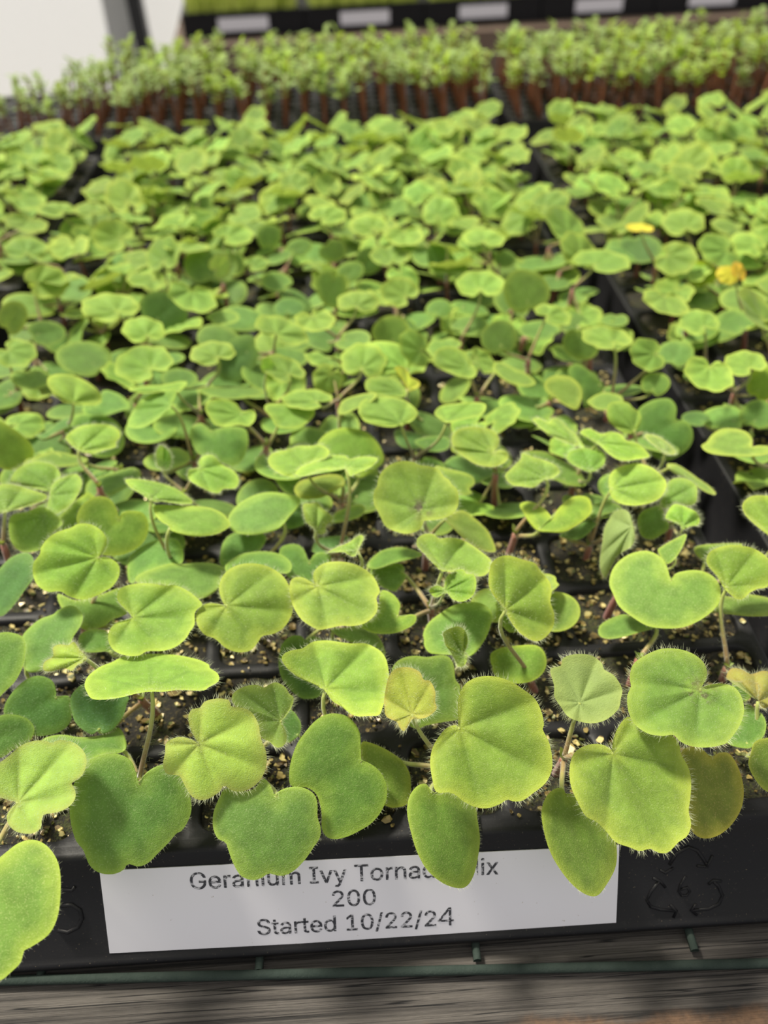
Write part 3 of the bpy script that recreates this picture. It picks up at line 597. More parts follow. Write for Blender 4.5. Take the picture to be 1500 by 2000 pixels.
hero('true', 18, (700, 985), [(515,1180),(530,1080),(540,1000),(570,940),(600,900),(650,885),(690,910),(710,980),(720,1050),(700,1100),(640,1140),(600,1180),(570,1240),(545,1285),(520,1240)], Ff, (.95,.95,1.3), under=True)
hero('true', 25, (590, 762), [(570,760),(565,710),(590,660),(650,630),(740,615),(820,640),(880,690),(905,730),(890,790),(850,830),(780,855),(700,862),(620,845),(575,800)], Ff, (1.08,1.05,1.0))
hero('true', 21, (875, 850), [(870,860),(890,780),(920,720),(980,700),(1040,715),(1080,750),(1085,800),(1070,850),(1000,870),(930,880)], Ff, (.85,.95,1))
hero('cot', 15, (860, 885), [(735,960),(760,900),(830,870),(870,870),(900,930),(920,990),(880,1030),(820,1060),(760,1040)], Ff)
hero('true', 24, (1000, 985), [(900,930),(940,860),(990,860),(1040,880),(1080,900),(1100,940),(1090,975),(1040,985),(1000,1000),(970,960),(930,950)], Ff, (1,1.05,.8), 2)
hero('cot', 24, (960, 1165), [(855,1130),(880,1100),(950,1060),(1020,1030),(1010,1080),(980,1140),(940,1190),(900,1200)], Ff, (1.15,1.1,1))
hero('cot', 16, (925, 640), [(910,620),(960,620),(1030,660),(1100,710),(1160,750),(1195,795),(1150,790),(1060,740),(980,690),(920,650)], Ff, (2.0,1.55,1.4))
hero('true', 28, (895, 548), [(778,450),(810,445),(870,465),(930,510),(958,550),(940,565),(890,555),(830,510),(790,475)], Ff, PL)
hero('cot', 13, (955, 368), [(680,440),(720,380),(740,300),(800,255),(870,235),(930,240),(965,290),(960,355),(1010,365),(1050,400),(1062,460),(1040,520),(980,570),(900,600),(800,560),(720,500)], Ff, (.95,1,1))
hero('cot', 21, (1405, 560), [(1110,510),(1140,490),(1180,440),(1240,412),(1320,415),(1380,435),(1410,480),(1400,515),(1460,510),(1520,520),(1500,560),(1420,575),(1300,575),(1180,560),(1130,540)], Ff, (1.5,1.25,1.1))
hero('true', 26, (715, 420), [(555,310),(570,265),(620,252),(680,260),(710,290),(750,320),(755,370),(730,420),(690,440),(640,430),(590,390),(560,350)], Ff, (1,1.05,1))
hero('cot', 20, (630, 235), [(440,250),(500,210),(570,200),(640,220),(655,260),(640,280),(560,300),(500,300),(455,270)], Ff, (1.4,1.25,1.1))
hero('cot', 20, (395, 240), [(190,150),(220,110),(280,100),(340,110),(390,150),(412,200),(405,250),(380,300),(320,280),(250,230),(200,190)], Ff, (1.6,1.35,1.2))
hero('cot', 13, (510, 155), [(330,60),(380,30),(450,70),(500,110),(540,170),(500,240),(430,290),(410,220),(400,160),(340,110)], Ff, (.95,1,1))
hero('true', 24, (375, 490), [(120,360),(160,350),(210,375),(240,350),(290,370),(340,420),(380,450),(385,510),(340,500),(260,470),(180,420)], Ff, (1.1,1.1,1.1))
hero('true', 27, (510, 490), [(400,430),(450,410),(520,440),(580,430),(640,445),(670,480),(740,500),(800,560),(800,580),(740,590),(650,600),(580,570),(500,500),(430,460)], Ff, (1.15,1.15,.9))
hero('true', 25, (460, 650), [(320,580),(350,540),(440,525),(530,550),(545,600),(520,640),(460,665),(390,640),(340,610)], Ff, (.9,1,.9))
hero('true', 27, (200, 700), [(0,640),(50,590),(60,555),(130,580),(200,600),(260,630),(278,670),(240,700),(180,720),(130,755),(60,750),(0,740),(-40,690)], Ff, (1,1.02,1.05))
hero('cot', 17, (300, 705), [(60,550),(180,545),(280,590),(380,650),(430,720),(420,750),(340,745),(270,720),(220,700),(200,650),(150,600)], Ff, (1.25,1.15,1))
hero('true', 25, (1390, 552), [(1395,545),(1420,520),(1425,470),(1390,425),(1320,405),(1240,402),(1180,420),(1145,470),(1160,520),(1210,570),(1290,620),(1370,635),(1430,625),(1475,590),(1470,550),(1430,535)], Ee, (1.08,1.05,1.05))
hero('cot', 12, (1140, 650), [(1110,640),(1130,590),(1200,570),(1280,620),(1360,640),(1420,640),(1400,680),(1330,715),(1260,730)], Ee, DK)
hero('true', 27, (1120, 366), [(1045,320),(1080,280),(1160,265),(1250,255),(1340,265),(1345,300),(1320,330),(1260,350),(1180,365),(1120,378),(1070,350)], Ee, (1.1,1.1,1.05))
hero('true', 27, (845, 375), [(600,300),(620,250),(700,225),(790,225),(870,245),(940,300),(940,340),(890,380),(810,402),(720,395),(640,370),(605,330)], Ee, (1.05,1.08,1.05))
hero('cot', 25, (495, 315), [(485,290),(510,245),(590,215),(690,200),(705,225),(650,270),(580,300),(510,330),(480,320)], Ee, (1.4,1.25,1.1))
hero('cot', 21, (130, 390), [(50,300),(60,270),(120,262),(230,268),(320,280),(345,320),(310,370),(250,405),(180,415),(120,400),(90,350)], Ee, (1.2,1.15,1))
hero('true', 22, (880, 60), [(585,40),(590,-60),(700,-100),(820,-90),(910,-40),(920,30),(860,80),(760,100),(650,90)], Ee, (.95,1.05,1))
hero('true', 22, (850, 190), [(637,150),(660,115),(740,108),(820,120),(870,170),(880,220),(800,225),(700,210),(650,190)], Ee)
hero('yel', 27, (895, 175), [(810,55),(850,45),(890,75),(910,110),(950,130),(960,160),(900,195),(870,150),(830,90)], Ee, (1.1,1.25,.7))
hero('true', 25, (1240, 60), [(1035,20),(1060,-50),(1140,-70),(1220,-40),(1260,20),(1295,80),(1270,115),(1200,110),(1120,80),(1060,50)], Ee, (1.1,1.1,1.1))
hero('true', 27, (430, 258), [(275,140),(290,105),(350,90),(430,100),(500,130),(570,180),(595,230),(590,260),(540,275),(430,270),(350,235),(300,190)], D, (1.1,1.1,.95))
hero('true', 26, (1000, 275), [(745,390),(770,320),(820,250),(900,205),(1000,180),(1035,185),(1020,250),(985,310),(920,360),(850,400),(790,410)], D, (.85,.95,1))
hero('true', 27, (1035, 192), [(750,180),(850,160),(950,155),(1050,135),(1100,140),(1060,190),(1030,200),(950,190),(870,205),(800,200)], D, (1.1,1.1,1))
hero('cot', 20, (-40, 620), [(-60,370),(0,365),(60,400),(120,440),(180,500),(200,560),(170,610),(120,640),(60,655),(0,640),(-60,600)], D, (1.6,1.4,.9))
hero('true', 26, (460, 540), [(385,460),(430,420),(480,395),(560,385),(640,390),(695,420),(705,460),(680,490),(675,520),(600,540),(540,560),(480,550),(430,520),(400,490)], D, (1.08,1.1,.95))
hero('true', 25, (1410, 330), [(1200,280),(1230,245),(1310,238),(1380,260),(1410,300),(1430,310),(1480,300),(1500,330),(1490,370),(1450,400),(1400,390),(1320,400),(1260,390),(1230,350),(1205,310)], D, (1.1,1.1,1))
hero('cot', 15, (1240, 430), [(1120,480),(1120,410),(1180,380),(1240,420),(1330,400),(1430,410),(1455,470),(1445,540),(1410,610),(1350,630),(1270,600),(1180,570),(1140,530)], D, (1,1.08,1.1))
hero('true', 22, (1172, 648), [(1100,680),(1110,650),(1160,640),(1165,600),(1200,570),(1250,570),(1300,620),(1370,660),(1400,710),(1380,760),(1310,765),(1280,790),(1230,780),(1150,740),(1110,710)], D, (.95,1.05,1))
hero('cot', 14, (960, 640), [(840,610),(870,570),(930,550),(1000,525),(1060,530),(1110,570),(1100,610),(1040,640),(960,660),(880,650)], D, (1.2,1.15,1))
hero('yel', 22, (955, 635), [(920,620),(915,550),(940,510),(985,540),(1005,590),(990,640),(955,645)], D, (.5,.95,.8), 2)
hero('cot', 12, (790, 660), [(500,780),(520,720),(590,690),(660,670),(720,650),(780,640),(820,660),(820,710),(770,740),(700,780),(600,820),(520,810)], D, (1.1,1.1,1))
hero('true', 21, (310, 760), [(60,720),(100,650),(180,610),(270,610),(330,640),(355,690),(330,740),(290,780),(200,760),(100,740)], D, (.9,1,.95))
hero('true', 21, (295, 800), [(280,850),(300,760),(330,720),(400,685),(450,680),(480,720),(470,770),(430,840),(370,890),(300,920),(270,890)], D, (.9,1,.95))
hero('true', 27, (30, 895), [(-40,760),(0,740),(80,740),(180,770),(270,800),(260,830),(180,860),(80,890),(0,908),(-60,890)], D, (.95,1.02,1))
hero('true', 17, (255, 930), [(60,930),(150,900),(250,870),(330,920),(365,970),(320,1010),(280,1090),(210,1130),(120,1130),(60,1060)], D, (.8,.9,.9))
hero('cot', 16, (-40, 1430), [(0,1230),(60,1170),(130,1140),(180,1150),(205,1210),(200,1280),(150,1350),(100,1420),(50,1480),(0,1510),(-60,1450),(-50,1300)], D, (.75,.9,1.1))
hero('cot', 16, (490, 600), [(180,600),(250,560),(330,545),(430,565),(510,585),(500,610),(430,630),(340,635),(250,615)], D, (1.3,1.2,1))
hero('cot', 14, (600, 210), [(600,190),(680,200),(740,240),(760,290),(700,310),(600,340),(510,330),(480,290),(560,280)], D, (.95,1,1))
hero('cot', 14, (240, 450), [(210,450),(270,430),(330,380),(400,345),(420,370),(400,400),(330,430),(260,470)], D, DK)
hero('cot', 18, (1180, 180), [(1160,180),(1250,170),(1350,160),(1500,170),(1560,200),(1480,225),(1350,240),(1220,220)], D, (1.2,1.15,1))
hero('cot', 8, (1310, 1180), [(1290,1200),(1300,1100),(1340,1040),(1420,1010),(1520,1020),(1560,1060),(1500,1150),(1420,1190),(1340,1230)], D, (.95,1.05,1))
hero('cot', 18, (1430, 60), [(1390,60),(1400,20),(1440,25),(1520,60),(1600,100),(1640,150),(1560,165),(1480,140),(1420,100)], Ee, (1.4,1.25,1.1))
hero('cot', 6, (240, 470), [(60,740),(100,700),(170,690),(240,700),(270,760),(250,800),(180,810),(90,790)], A, DK)
hero('cot', 9, (1400, 700), [(1290,560),(1340,500),(1380,490),(1430,540),(1425,600),(1370,660),(1320,640)], Cc, (1,1,.9))
hero('cot', 9, (1380, 900), [(1370,680),(1420,700),(1470,740),(1490,800),(1470,870),(1400,930),(1330,930),(1270,910),(1250,880),(1330,800)], Cc, (.95,1,.95))
hero('cot', 12, (1410, 985), [(1400,960),(1420,900),(1480,875),(1560,880),(1620,960),(1600,1100),(1540,1190),(1480,1180),(1420,1110),(1385,1030)], Cc, (1.25,1.0,.8))
hero('yel', 17, (1430, 680), [(1260,530),(1280,470),(1340,470),(1400,500),(1480,480),(1560,520),(1540,640),(1480,700),(1440,660),(1440,560),(1360,550)], Cc, (.8,.75,1), 1.5)
hero('cot', 8, (560, 700), [(430,470),(520,440),(600,440),(700,470),(720,540),(650,600),(560,620),(470,600),(420,540)], L2, DK)
hero('cot', 12, (620, 1030), [(100,880),(180,860),(270,855),(330,890),(300,960),(200,1000),(110,960)], Ee, DK)
hero('cot', 8, (1210, 470), [(820,420),(900,430),(980,450),(1000,500),(940,530),(860,520),(820,480)], Ee, DK)
hero('cot', 10, (1000, 500), [(930,490),(980,465),(1060,455),(1130,470),(1130,520),(1080,545),(1000,540)], Ee, (.9,1,1))

# leaves of the middle distance: pixel ellipse -> outline of a leaf of that kind
def tmpl(kind, rr, n=34):
    th = np.linspace(0, 2*math.pi, n, endpoint=False)
    if kind == 'cot':
        r = 1+.05*np.cos(2*th+.3)+.03*np.cos(3*th+rr.uniform(0, 6)); d = np.abs((th-math.pi+math.pi) % (2*math.pi)-math.pi)
        d = np.abs(np.angle(np.exp(1j*(th-math.pi)))); r -= .34*np.exp(-(d/.26)**2)*rr.uniform(.5, 1.1)
    else:
        d = np.abs(np.angle(np.exp(1j*(th-math.pi)))); r = 1+.045*np.cos(7*th+math.pi)+.02*np.cos(12*th+rr.uniform(0, 6)); r -= .60*np.exp(-(d/.20)**2)
    return np.column_stack([r*np.cos(th), r*np.sin(th)])
rt_ = np.random.RandomState(5)
def mid(kind, z, cx, cy, w, h, rot=0, crop=None, tint=(1, 1, 1), flat=1.0):
    ox, oy, k = crop; P = tmpl(kind, rt_); a0 = rt_.uniform(.15, .85)*math.pi*(1 if rt_.rand() < .72 else -1)+math.pi*0
    c, s = math.cos(a0+math.pi), math.sin(a0+math.pi); P = P@np.array([[c, s], [-s, c]])
    og = -np.array([math.cos(math.pi), math.sin(math.pi)])*-.42; og = np.array([-.42, 0])@np.array([[c, s], [-s, c]])
    r = math.radians(rot); Rm = np.array([[math.cos(r), math.sin(r)], [-math.sin(r), math.cos(r)]])
    f = lambda q: (q*np.array([w/2, h/2]))@Rm+np.array([cx, cy])
    P, og = f(P), f(og); LEAVES.append(dict(kind=kind, z=z, org=np.array([ox, oy])+og/k, pts=np.array([ox, oy])+P/k, tint=tint, flat=flat, under=False))
T, Q_ = 'true', 'cot'
LT = (1.3, 1.2, 1.1)
for a in [(Q_,25,1295,325,125,150,-20,LT),(T,27,750,360,200,110,20),(T,28,560,490,170,105,5),(Q_,18,860,530,200,110,15),(T,26,830,580,180,95,-5),(T,27,1100,490,220,100,20),(T,26,560,620,230,140,-10),(Q_,15,330,600,220,140,0),
 (T,27,180,300,180,130,10),(T,27,430,400,230,110,0),(Q_,16,640,420,200,150,30,DK),(Q_,18,870,440,130,60,0,LT),(T,25,60,580,170,110,-5),(Q_,16,180,500,150,100,10),(Q_,20,50,440,120,130,0,LT),(T,26,1105,640,180,100,20),
 ('yel',28,1050,640,60,90,-20,(.7,1.2,.8)),(T,24,1420,610,180,140,0),(Q_,20,1380,530,140,80,-15),(Q_,14,890,730,240,50,0),(T,22,1200,760,200,80,0),(T,20,1280,680,120,120,0),
 (Q_,18,820,240,220,140,0),('yel',27,860,240,90,100,0,(.6,.9,1)),(Q_,18,1080,300,120,80,0),(T,26,1000,230,100,60,0),(T,28,910,115,160,85,5),(Q_,20,1050,125,100,100,0),(T,24,440,120,170,130,0),(Q_,18,290,95,120,90,0,LT),
 (T,26,100,170,170,90,0),(T,28,100,70,180,70,10),(Q_,18,1170,165,100,70,0),(Q_,18,1300,180,110,90,-20),(Q_,18,1370,260,110,80,0),(Q_,18,1440,220,110,110,0),(T,27,1440,80,150,90,0),(T,27,1280,40,150,80,0),(T,26,730,165,180,40,0),
 (T,28,350,20,120,60,0),(T,28,220,20,150,60,0),(Q_,16,120,680,170,80,0,LT),(Q_,12,1130,400,130,70,0,DK),(T,24,1230,450,160,90,0),(T,24,1400,380,170,90,0),(Q_,12,930,600,200,150,-60,DK),(Q_,14,700,680,150,80,0)]:
    mid(a[0], a[1], a[2], a[3], a[4], a[5], a[6], I2, a[7] if len(a) > 7 else (1, 1, 1))
for a in [(T,27,80,120,150,80,0),(T,28,390,130,170,75,5),(Q_,18,470,210,90,70,0),(Q_,22,555,340,190,170,0,LT),(T,27,375,310,190,110,0),(T,26,60,340,150,120,0),(Q_,17,215,405,110,70,0),(Q_,14,230,230,110,170,-30,DK),
 (Q_,22,450,520,150,130,-25),(T,27,660,430,150,75,20),(Q_,17,610,490,160,80,0),(T,28,870,520,200,90,8),(Q_,17,770,540,150,130,0,LT),(T,26,1030,585,150,120,35),(Q_,18,1140,580,150,100,0),(T,28,1100,380,190,90,20),(T,27,1230,460,160,100,5),
 (T,26,1140,210,170,130,-10),(T,28,1310,180,180,120,30),(Q_,18,1240,270,130,100,-5,(1.8,1.5,.5)),('yel',31,1340,275,90,70,20,(1.35,1.1,.5)),('yel',32,1385,260,50,80,-25,(1.5,.95,.5)),('yel',33,1000,90,110,35,5,(1.3,1.1,.5)),(T,27,850,220,230,90,5),(T,28,710,80,190,110,45),(T,26,760,180,170,120,50),(T,25,1170,70,170,110,0),
 (Q_,14,1000,170,180,110,0,DK),(Q_,17,1400,370,180,100,0,LT),(Q_,16,1370,460,160,100,0),(T,27,1410,620,170,100,0),(T,27,1270,660,200,130,20),(Q_,18,1060,700,120,90,0,LT),(Q_,20,1480,700,130,130,0,(1.5,1.4,.7)),(Q_,13,1460,820,150,110,0),(Q_,9,1220,835,110,60,0,DK),
 (Q_,13,30,500,160,130,0,LT),(T,25,120,560,110,160,-30),(Q_,12,330,470,150,80,0),(Q_,12,900,450,120,50,0)]:
    mid(a[0], a[1], a[2], a[3], a[4], a[5], a[6], J2, a[7] if len(a) > 7 else (1, 1, 1))

SUNV = 0
def plane_for(l):
    P = l['pts']; c = P.mean(0); Qc = P-c; w, v = np.linalg.eigh(Qc.T@Qc); ratio = math.sqrt(w[0]/w[1])
    if l['kind'] == 'cot': ratio = min(1, ratio*1.28)
    else: ratio = min(1, ratio*1.10)
    ratio = max(ratio, .20); mn = v[:, 0]                       # minor axis in image (x right, y down)
    d = ray(*c); d /= np.linalg.norm(d); toc = -d
    ax = mn[0]*AR-mn[1]*AU; ax -= d*(ax@d); ax /= np.linalg.norm(ax)
    if ax[2] < 0: ax = -ax
    g = math.acos(ratio); n = math.cos(g)*toc+math.sin(g)*ax
    return n/np.linalg.norm(n), at(c[0], c[1], l['z'])
rh = np.random.RandomState(11)
def basis(n):
    u = np.cross([0, 1, 0], n); u /= np.linalg.norm(u); return u, np.cross(n, u)
for l in LEAVES:
    n, p0 = plane_for(l); P = resample(catmull(l['pts'], 6), 100 if l['org'][1] > 820 else 36)
    og = l['org']
    if not inside(og, P):
        k = np.argmin(np.linalg.norm(P-og, axis=1)); og = P[k]+(P.mean(0)-P[k])*.10
    l['n'], l['p0'] = n, p0; u, v = basis(n)
    W = np.array([on_plane(x, y, p0, n) for x, y in P]); O = on_plane(og[0], og[1], p0, n)
    loc = np.column_stack([(W-p0)@u, (W-p0)@v]); lo = np.array([(O-p0)@u, (O-p0)@v]); cen = loc.mean(0)
    Rl = np.linalg.norm(loc-lo, axis=1).max(); dm = cen-lo; main = math.atan2(dm[1], dm[0])
    V, F, mg, uv = leaf_surface(loc, lo, main, Rl, l['kind'], rh, K=9 if l['org'][1] > 820 else 6, flat=l['flat'])
    a2 = ((loc[:, 0]*np.roll(loc[:, 1], -1)-np.roll(loc[:, 0], -1)*loc[:, 1]).sum())
    if a2 < 0: F = [f[::-1] for f in F]
    if l['under']: F = [f[::-1] for f in F]
    Wd = []
    for a, b, c_ in V:                                         # relief is raised towards the viewer's side of the blade
        q = p0+u*a+v*b; dd = q-CAM; dd /= np.linalg.norm(dd); k = max(.42, -(dd@n)); Wd.append(q-dd*c_/k*(.8 if k > .42 else .6))
    l.update(V=Wd, F=F, mg=mg, uv=uv, O=Wd[0], out=np.array(Wd[-len(P):]), size=Rl)

# ------------------------------------------------------------------ group hero leaves into seedlings by cell
FORCE = {}
cellkeys = list(ALL); cellpos = np.array([ALL[k] for k in cellkeys])
groups = {}
for idx, l in enumerate(LEAVES):
    o = l['O']; cen = np.mean(l['V'], axis=0)
    q = np.array([o[0]-.25*(cen[0]-o[0]), o[1]-.25*(cen[1]-o[1])+2])       # the stalk leaves away from the blade
    d = np.linalg.norm(cellpos-q, axis=1)
    for k in cellkeys: pass
    order = np.argsort(d)
    for c in order[:4]:
        if len(groups.get(cellkeys[c], [])) < 4: break
    groups.setdefault(cellkeys[c], []).append(l)
ORD = ['front', 'second', 'third', 'fourth', 'fifth', 'sixth', 'seventh', 'eighth', 'ninth', 'tenth', 'eleventh', 'twelfth', 'thirteenth', 'fourteenth', 'fifteenth', 'sixteenth', 'seventeenth', 'eighteenth', 'nineteenth', 'twentieth', 'twenty-first', 'twenty-second']
NUM = ['no', 'one', 'two', 'three', 'four', 'five', 'six']
TN = {'c': 'centre tray', 'l': 'left tray', 'r': 'right tray'}
def place_words(key):
    k, i, j = key
    row = sorted([q for q in ALL if q[0] == k and q[2] == j], key=lambda q: q[1])
    if k == 'c' and j >= 3: n = 10-i; side = 'from the right seam' ; 
    elif k == 'c': n = row.index(key)+1; side = 'from the left'
    elif k == 'r': n = i+1; side = 'from the seam'
    else: n = 10-i; side = 'from its right edge'
    nth = 'first' if n == 1 else ORD[n-1]
    return '%s row of %s, %s %s' % (ORD[j], TN[k], nth, side)
def seed_root(key, desc):
    x, y = ALL[key]
    return empty('geranium_seedling', (x, y, -3.0), label='%s, %s' % (desc, place_words(key)), cat='seedling', group='geranium seedlings in the plug trays')
def rel(V, base): return [np.asarray(v)-base for v in V]
def grad_tube(name, path, rad, mat, parent, base, n=7):
    V, F = tube(path, rad, n); o = mesh_obj(name, rel(V, base), F, mat, parent)
    m_ = np.repeat(np.linspace(0, 1, len(path)), n); finish(o.data, m_, None); return o
def dirn(a): return a/np.linalg.norm(a)
for key, ls in groups.items():
    x, y = ALL[key]; base = np.array([x, y, -3.0]); nt_ = sum(1 for l in ls if l['kind'] != 'cot')
    tone = 'bright green' if np.mean([l['tint'][1] for l in ls]) > 1.08 else 'green' if np.mean([l['tint'][1] for l in ls]) > .93 else 'dark green'
    if any(l['kind'] == 'yel' for l in ls): tone = 'yellow-tinged'
    near = y < 190
    desc = '%s seedling' % tone + (' with %s leaves' % NUM[len(ls)] if len(ls) > 1 and key[2] < 4 else '')
    root = seed_root(key, desc)
    zs = [l['O'][2] for l in ls]; zn = max(4.0, min(zs)*.62); cx = np.mean([l['O'][0] for l in ls]); cy_ = np.mean([l['O'][1] for l in ls])
    node = np.array([x+(cx-x)*.22, y+(cy_-y)*.22, zn])
    st = bez(base+[0, 0, -1.5], base+[0, 0, zn*.4], node-[0, 0, zn*.3], node, 7)
    grad_tube('stem', st, [1.35, 1.25, 1.2, 1.15, 1.1, 1.1, 1.0], M['stem'], root, base, 8)
    hV, hF = [], []
    for l in ls:
        a = node-[0, 0, rh.uniform(.2, 1.5) if l['kind'] == 'cot' else -.6]; e = l['O']; d = e-a; ln = np.linalg.norm(d)
        cdir = l['n']; back = l['O']-np.mean(l['V'], axis=0); back /= (np.linalg.norm(back)+1e-9)
        path = bez(a, a+dirn(d*np.array([1, 1, .4])+np.array([0, 0, ln*.5]))*ln*.35, e-cdir*ln*.12+back*ln*.18-np.array([0, 0, ln*.18]), e, 9)
        r = .68 if l['kind'] == 'cot' else .62
        if l['size'] < 9: r = .45
        pt = grad_tube('leaf_stalk', path, [r*1.15, r*1.05, r, r, r*.95, r*.9, r*.88, r*.85, r*.7], M['petiole'], root, base, 6)
        nm = 'seed_leaf' if l['kind'] == 'cot' else 'leaf'
        o = mesh_obj(nm, rel(l['V'], base), l['F'], M[l['kind']], root); finish(o.data, l['mg'], l['uv']); o.color = (*l['tint'][:3], l['tint'][3] if len(l['tint']) > 3 else 1)
        if l['kind'] == 'yel': o['label'] = 'young yellowish leaf'
        if l['under']: o['label'] = 'leaf turned to show its pale underside'
        if near and l['org'][1] > 840:
            cot = l['kind'] == 'cot'; V, F = hairs(l['V'], l['n']*(-1 if l['under'] else 1), l['out'], 170 if cot else 360, 80 if cot else 380, rh, .75 if cot else 1.4, .017 if cot else .023)
            h = tag(mesh_obj('fine_hair', rel(V, base), F, M['hair'], o, smooth=False), kind='stuff')
            V, F = hairs(pt_ := np.array(path), np.array([0, 0, 1.]), np.array(path), 0, 0, rh)
            for q in path[::1]:
                for _ in range(14):
                    dv = rh.uniform(-1, 1, 3); dv /= np.linalg.norm(dv); s_ = np.cross(dv, AW); s_ /= np.linalg.norm(s_); o2 = len(hV); p = q+rh.uniform(-.5, .5, 3)*(ln/9); L_ = rh.uniform(.9, 1.8)
                    hV += [p-s_*.018, p+s_*.018, p+dv*L_]; hF.append((o2, o2+1, o2+2))
    if near:
        BV = []; BF = []
        for q in range(4):
            an = q*1.7+x; o2 = len(BV); dv = np.array([math.cos(an)*.5, math.sin(an)*.5, 1.0]); sd_ = np.array([-math.sin(an), math.cos(an), 0]); hh = 3.2-.45*q
            for f, w in ((0, .35), (.35, .95), (.7, .8), (1, .1)):
                for k3 in (-1, 0, 1): BV.append(node+dv*hh*f+sd_*w*k3+np.array([math.cos(an), math.sin(an), 0])*(abs(k3)*-.25*w))
            for r3 in range(3):
                for k3 in (0, 1): b3 = o2+r3*3+k3; BF.append((b3, b3+1, b3+4, b3+3))
        o = mesh_obj('bud', rel(BV, base), BF, M['yel'], root); finish(o.data, np.full(len(BV), .6), np.zeros((len(BV), 2))); o.color = (.7, .9, .9, 1)
    nfill = 0 if key[2] < 4 else max(1, 4-len(ls)) if key[2] < 8 else max(1, 4-len(ls))
    for f_ in range(nfill):
        kd = 'cot' if f_ < 2 else 'true'; sz = rh.uniform(17, 22); P_ = tmpl(kd, rh, 36)*sz/2*np.array([1, .88]); og_ = np.array([-.4*sz/2, 0])
        V, F, mg, uv = leaf_surface(P_, og_, 0, sz*.9, kd, rh, K=6); an = rh.uniform(0, 6.28)
        e = node*np.array([1, 1, 0])+np.array([math.cos(an), math.sin(an), 0])*rh.uniform(3, 8)+np.array([0, 0, rh.uniform(3, 10)+(3 if key[2] > 8 else 0)])
        Rm = np.array(Matrix.Rotation(an, 3, 'Z') @ Matrix.Rotation(rh.uniform(-.4, .5), 3, 'Y') @ Matrix.Rotation(rh.uniform(-.3, .3), 3, 'X'))
        W = [Rm@(np.array(v)-np.array([og_[0], 0, 0]))+e for v in V]
        o = mesh_obj('seed_leaf' if kd == 'cot' else 'leaf', rel(W, base), F, M[kd], root); finish(o.data, mg, uv); tt = rh.uniform(.95, 1.3); o.color = (tt, tt, tt, 1)
        grad_tube('leaf_stalk', bez(node-[0, 0, 1], node+(e-node)*.3, e-[0, 0, 2], e, 6), .5, M['petiole'], root, base, 5)
    if near:
        for q in st:
            for _ in range(26):
                dv = rh.uniform(-1, 1, 3); dv /= np.linalg.norm(dv); s_ = np.cross(dv, AW); s_ /= np.linalg.norm(s_); o2 = len(hV); p = q+rh.uniform(-.5, .5, 3)*1.6; L_ = rh.uniform(1.1, 2.2)
                hV += [p-s_*.018, p+s_*.018, p+dv*L_]; hF.append((o2, o2+1, o2+2))
        tag(mesh_obj('stem_hair', rel(hV, base), hF, M['hair'], root, smooth=False), kind='stuff')
# ------------------------------------------------------------------ procedural seedlings further back, built once per form and copied
def proto(seed, big=1.0):
    rr = np.random.RandomState(seed); root = empty('geranium_seedling', (0, 0, 0)); parts = []
    H_ = rr.uniform(8, 13)*big; node = np.array([rr.uniform(-1.5, 1.5), rr.uniform(-1.5, 1.5), H_])
    grad_tube('stem', bez((0, 0, -1), (0, 0, H_*.4), node-[0, 0, 3], node, 5), [1, .95, .9, .9, .85], M['stem'], root, np.zeros(3), 6)
    a0 = rr.uniform(0, 6.28)
    def blade(kind, ang, L0, z, tilt, size):
        P = tmpl(kind, rr, 36)*size/2*np.array([1.0, .92 if kind == 'true' else .8]); org = np.array([-.40*size/2, 0])
        V, F, mg, uv = leaf_surface(P, org, 0, size*.9, kind, rr, K=6, flat=.75)
        e = np.array([math.cos(ang)*L0, math.sin(ang)*L0, z])+node*[1, 1, 0]
        Rm = np.array(Matrix.Rotation(ang, 3, 'Z') @ Matrix.Rotation(tilt, 3, 'Y') @ Matrix.Rotation(rr.uniform(-.35, .35), 3, 'X'))
        W = [Rm@(np.array(v)-np.array([org[0], 0, 0]))+e for v in V]
        o = mesh_obj('seed_leaf' if kind == 'cot' else 'leaf', W, F, M[kind], root); finish(o.data, mg, uv)
        t = rr.uniform(.92, 1.12); o.color = (t*(1.35 if kind == 'cot' else 1.02), t*(1.22 if kind == 'cot' else 1.02), 1.05*t, 1)
        s0 = node-[0, 0, .8]; d = e-s0; ln = np.linalg.norm(d)
        grad_tube('leaf_stalk', bez(s0, s0+d*.3+[0, 0, ln*.2], e-[0, 0, ln*.25], e, 6), [.6, .55, .52, .5, .48, .4], M['petiole'], root, np.zeros(3), 5)
    for s in (0, 1): blade('cot', a0+s*math.pi+rr.uniform(-.3, .3), rr.uniform(4, 8), H_+rr.uniform(0, 5), rr.uniform(-.5, .35), rr.uniform(18, 23)*big)
    nt = rr.randint(2, 4); b0 = a0+math.pi/2+rr.uniform(-.4, .4)
    for s in range(nt): blade('true', b0+s*math.pi*rr.uniform(.8, 1.2), rr.uniform(2, 9), H_+rr.uniform(7, 17)*big, rr.uniform(-.65, .7), rr.uniform(17, 22)*big)
    if rr.rand() < .6: blade('yel' if rr.rand() < .10 else 'true', b0+2, 1.5, H_+6, rr.uniform(-.9, -.3), rr.uniform(5, 8))
    return root
protos = [proto(40+i) for i in range(16)]
used = [False]*len(protos); rc = R
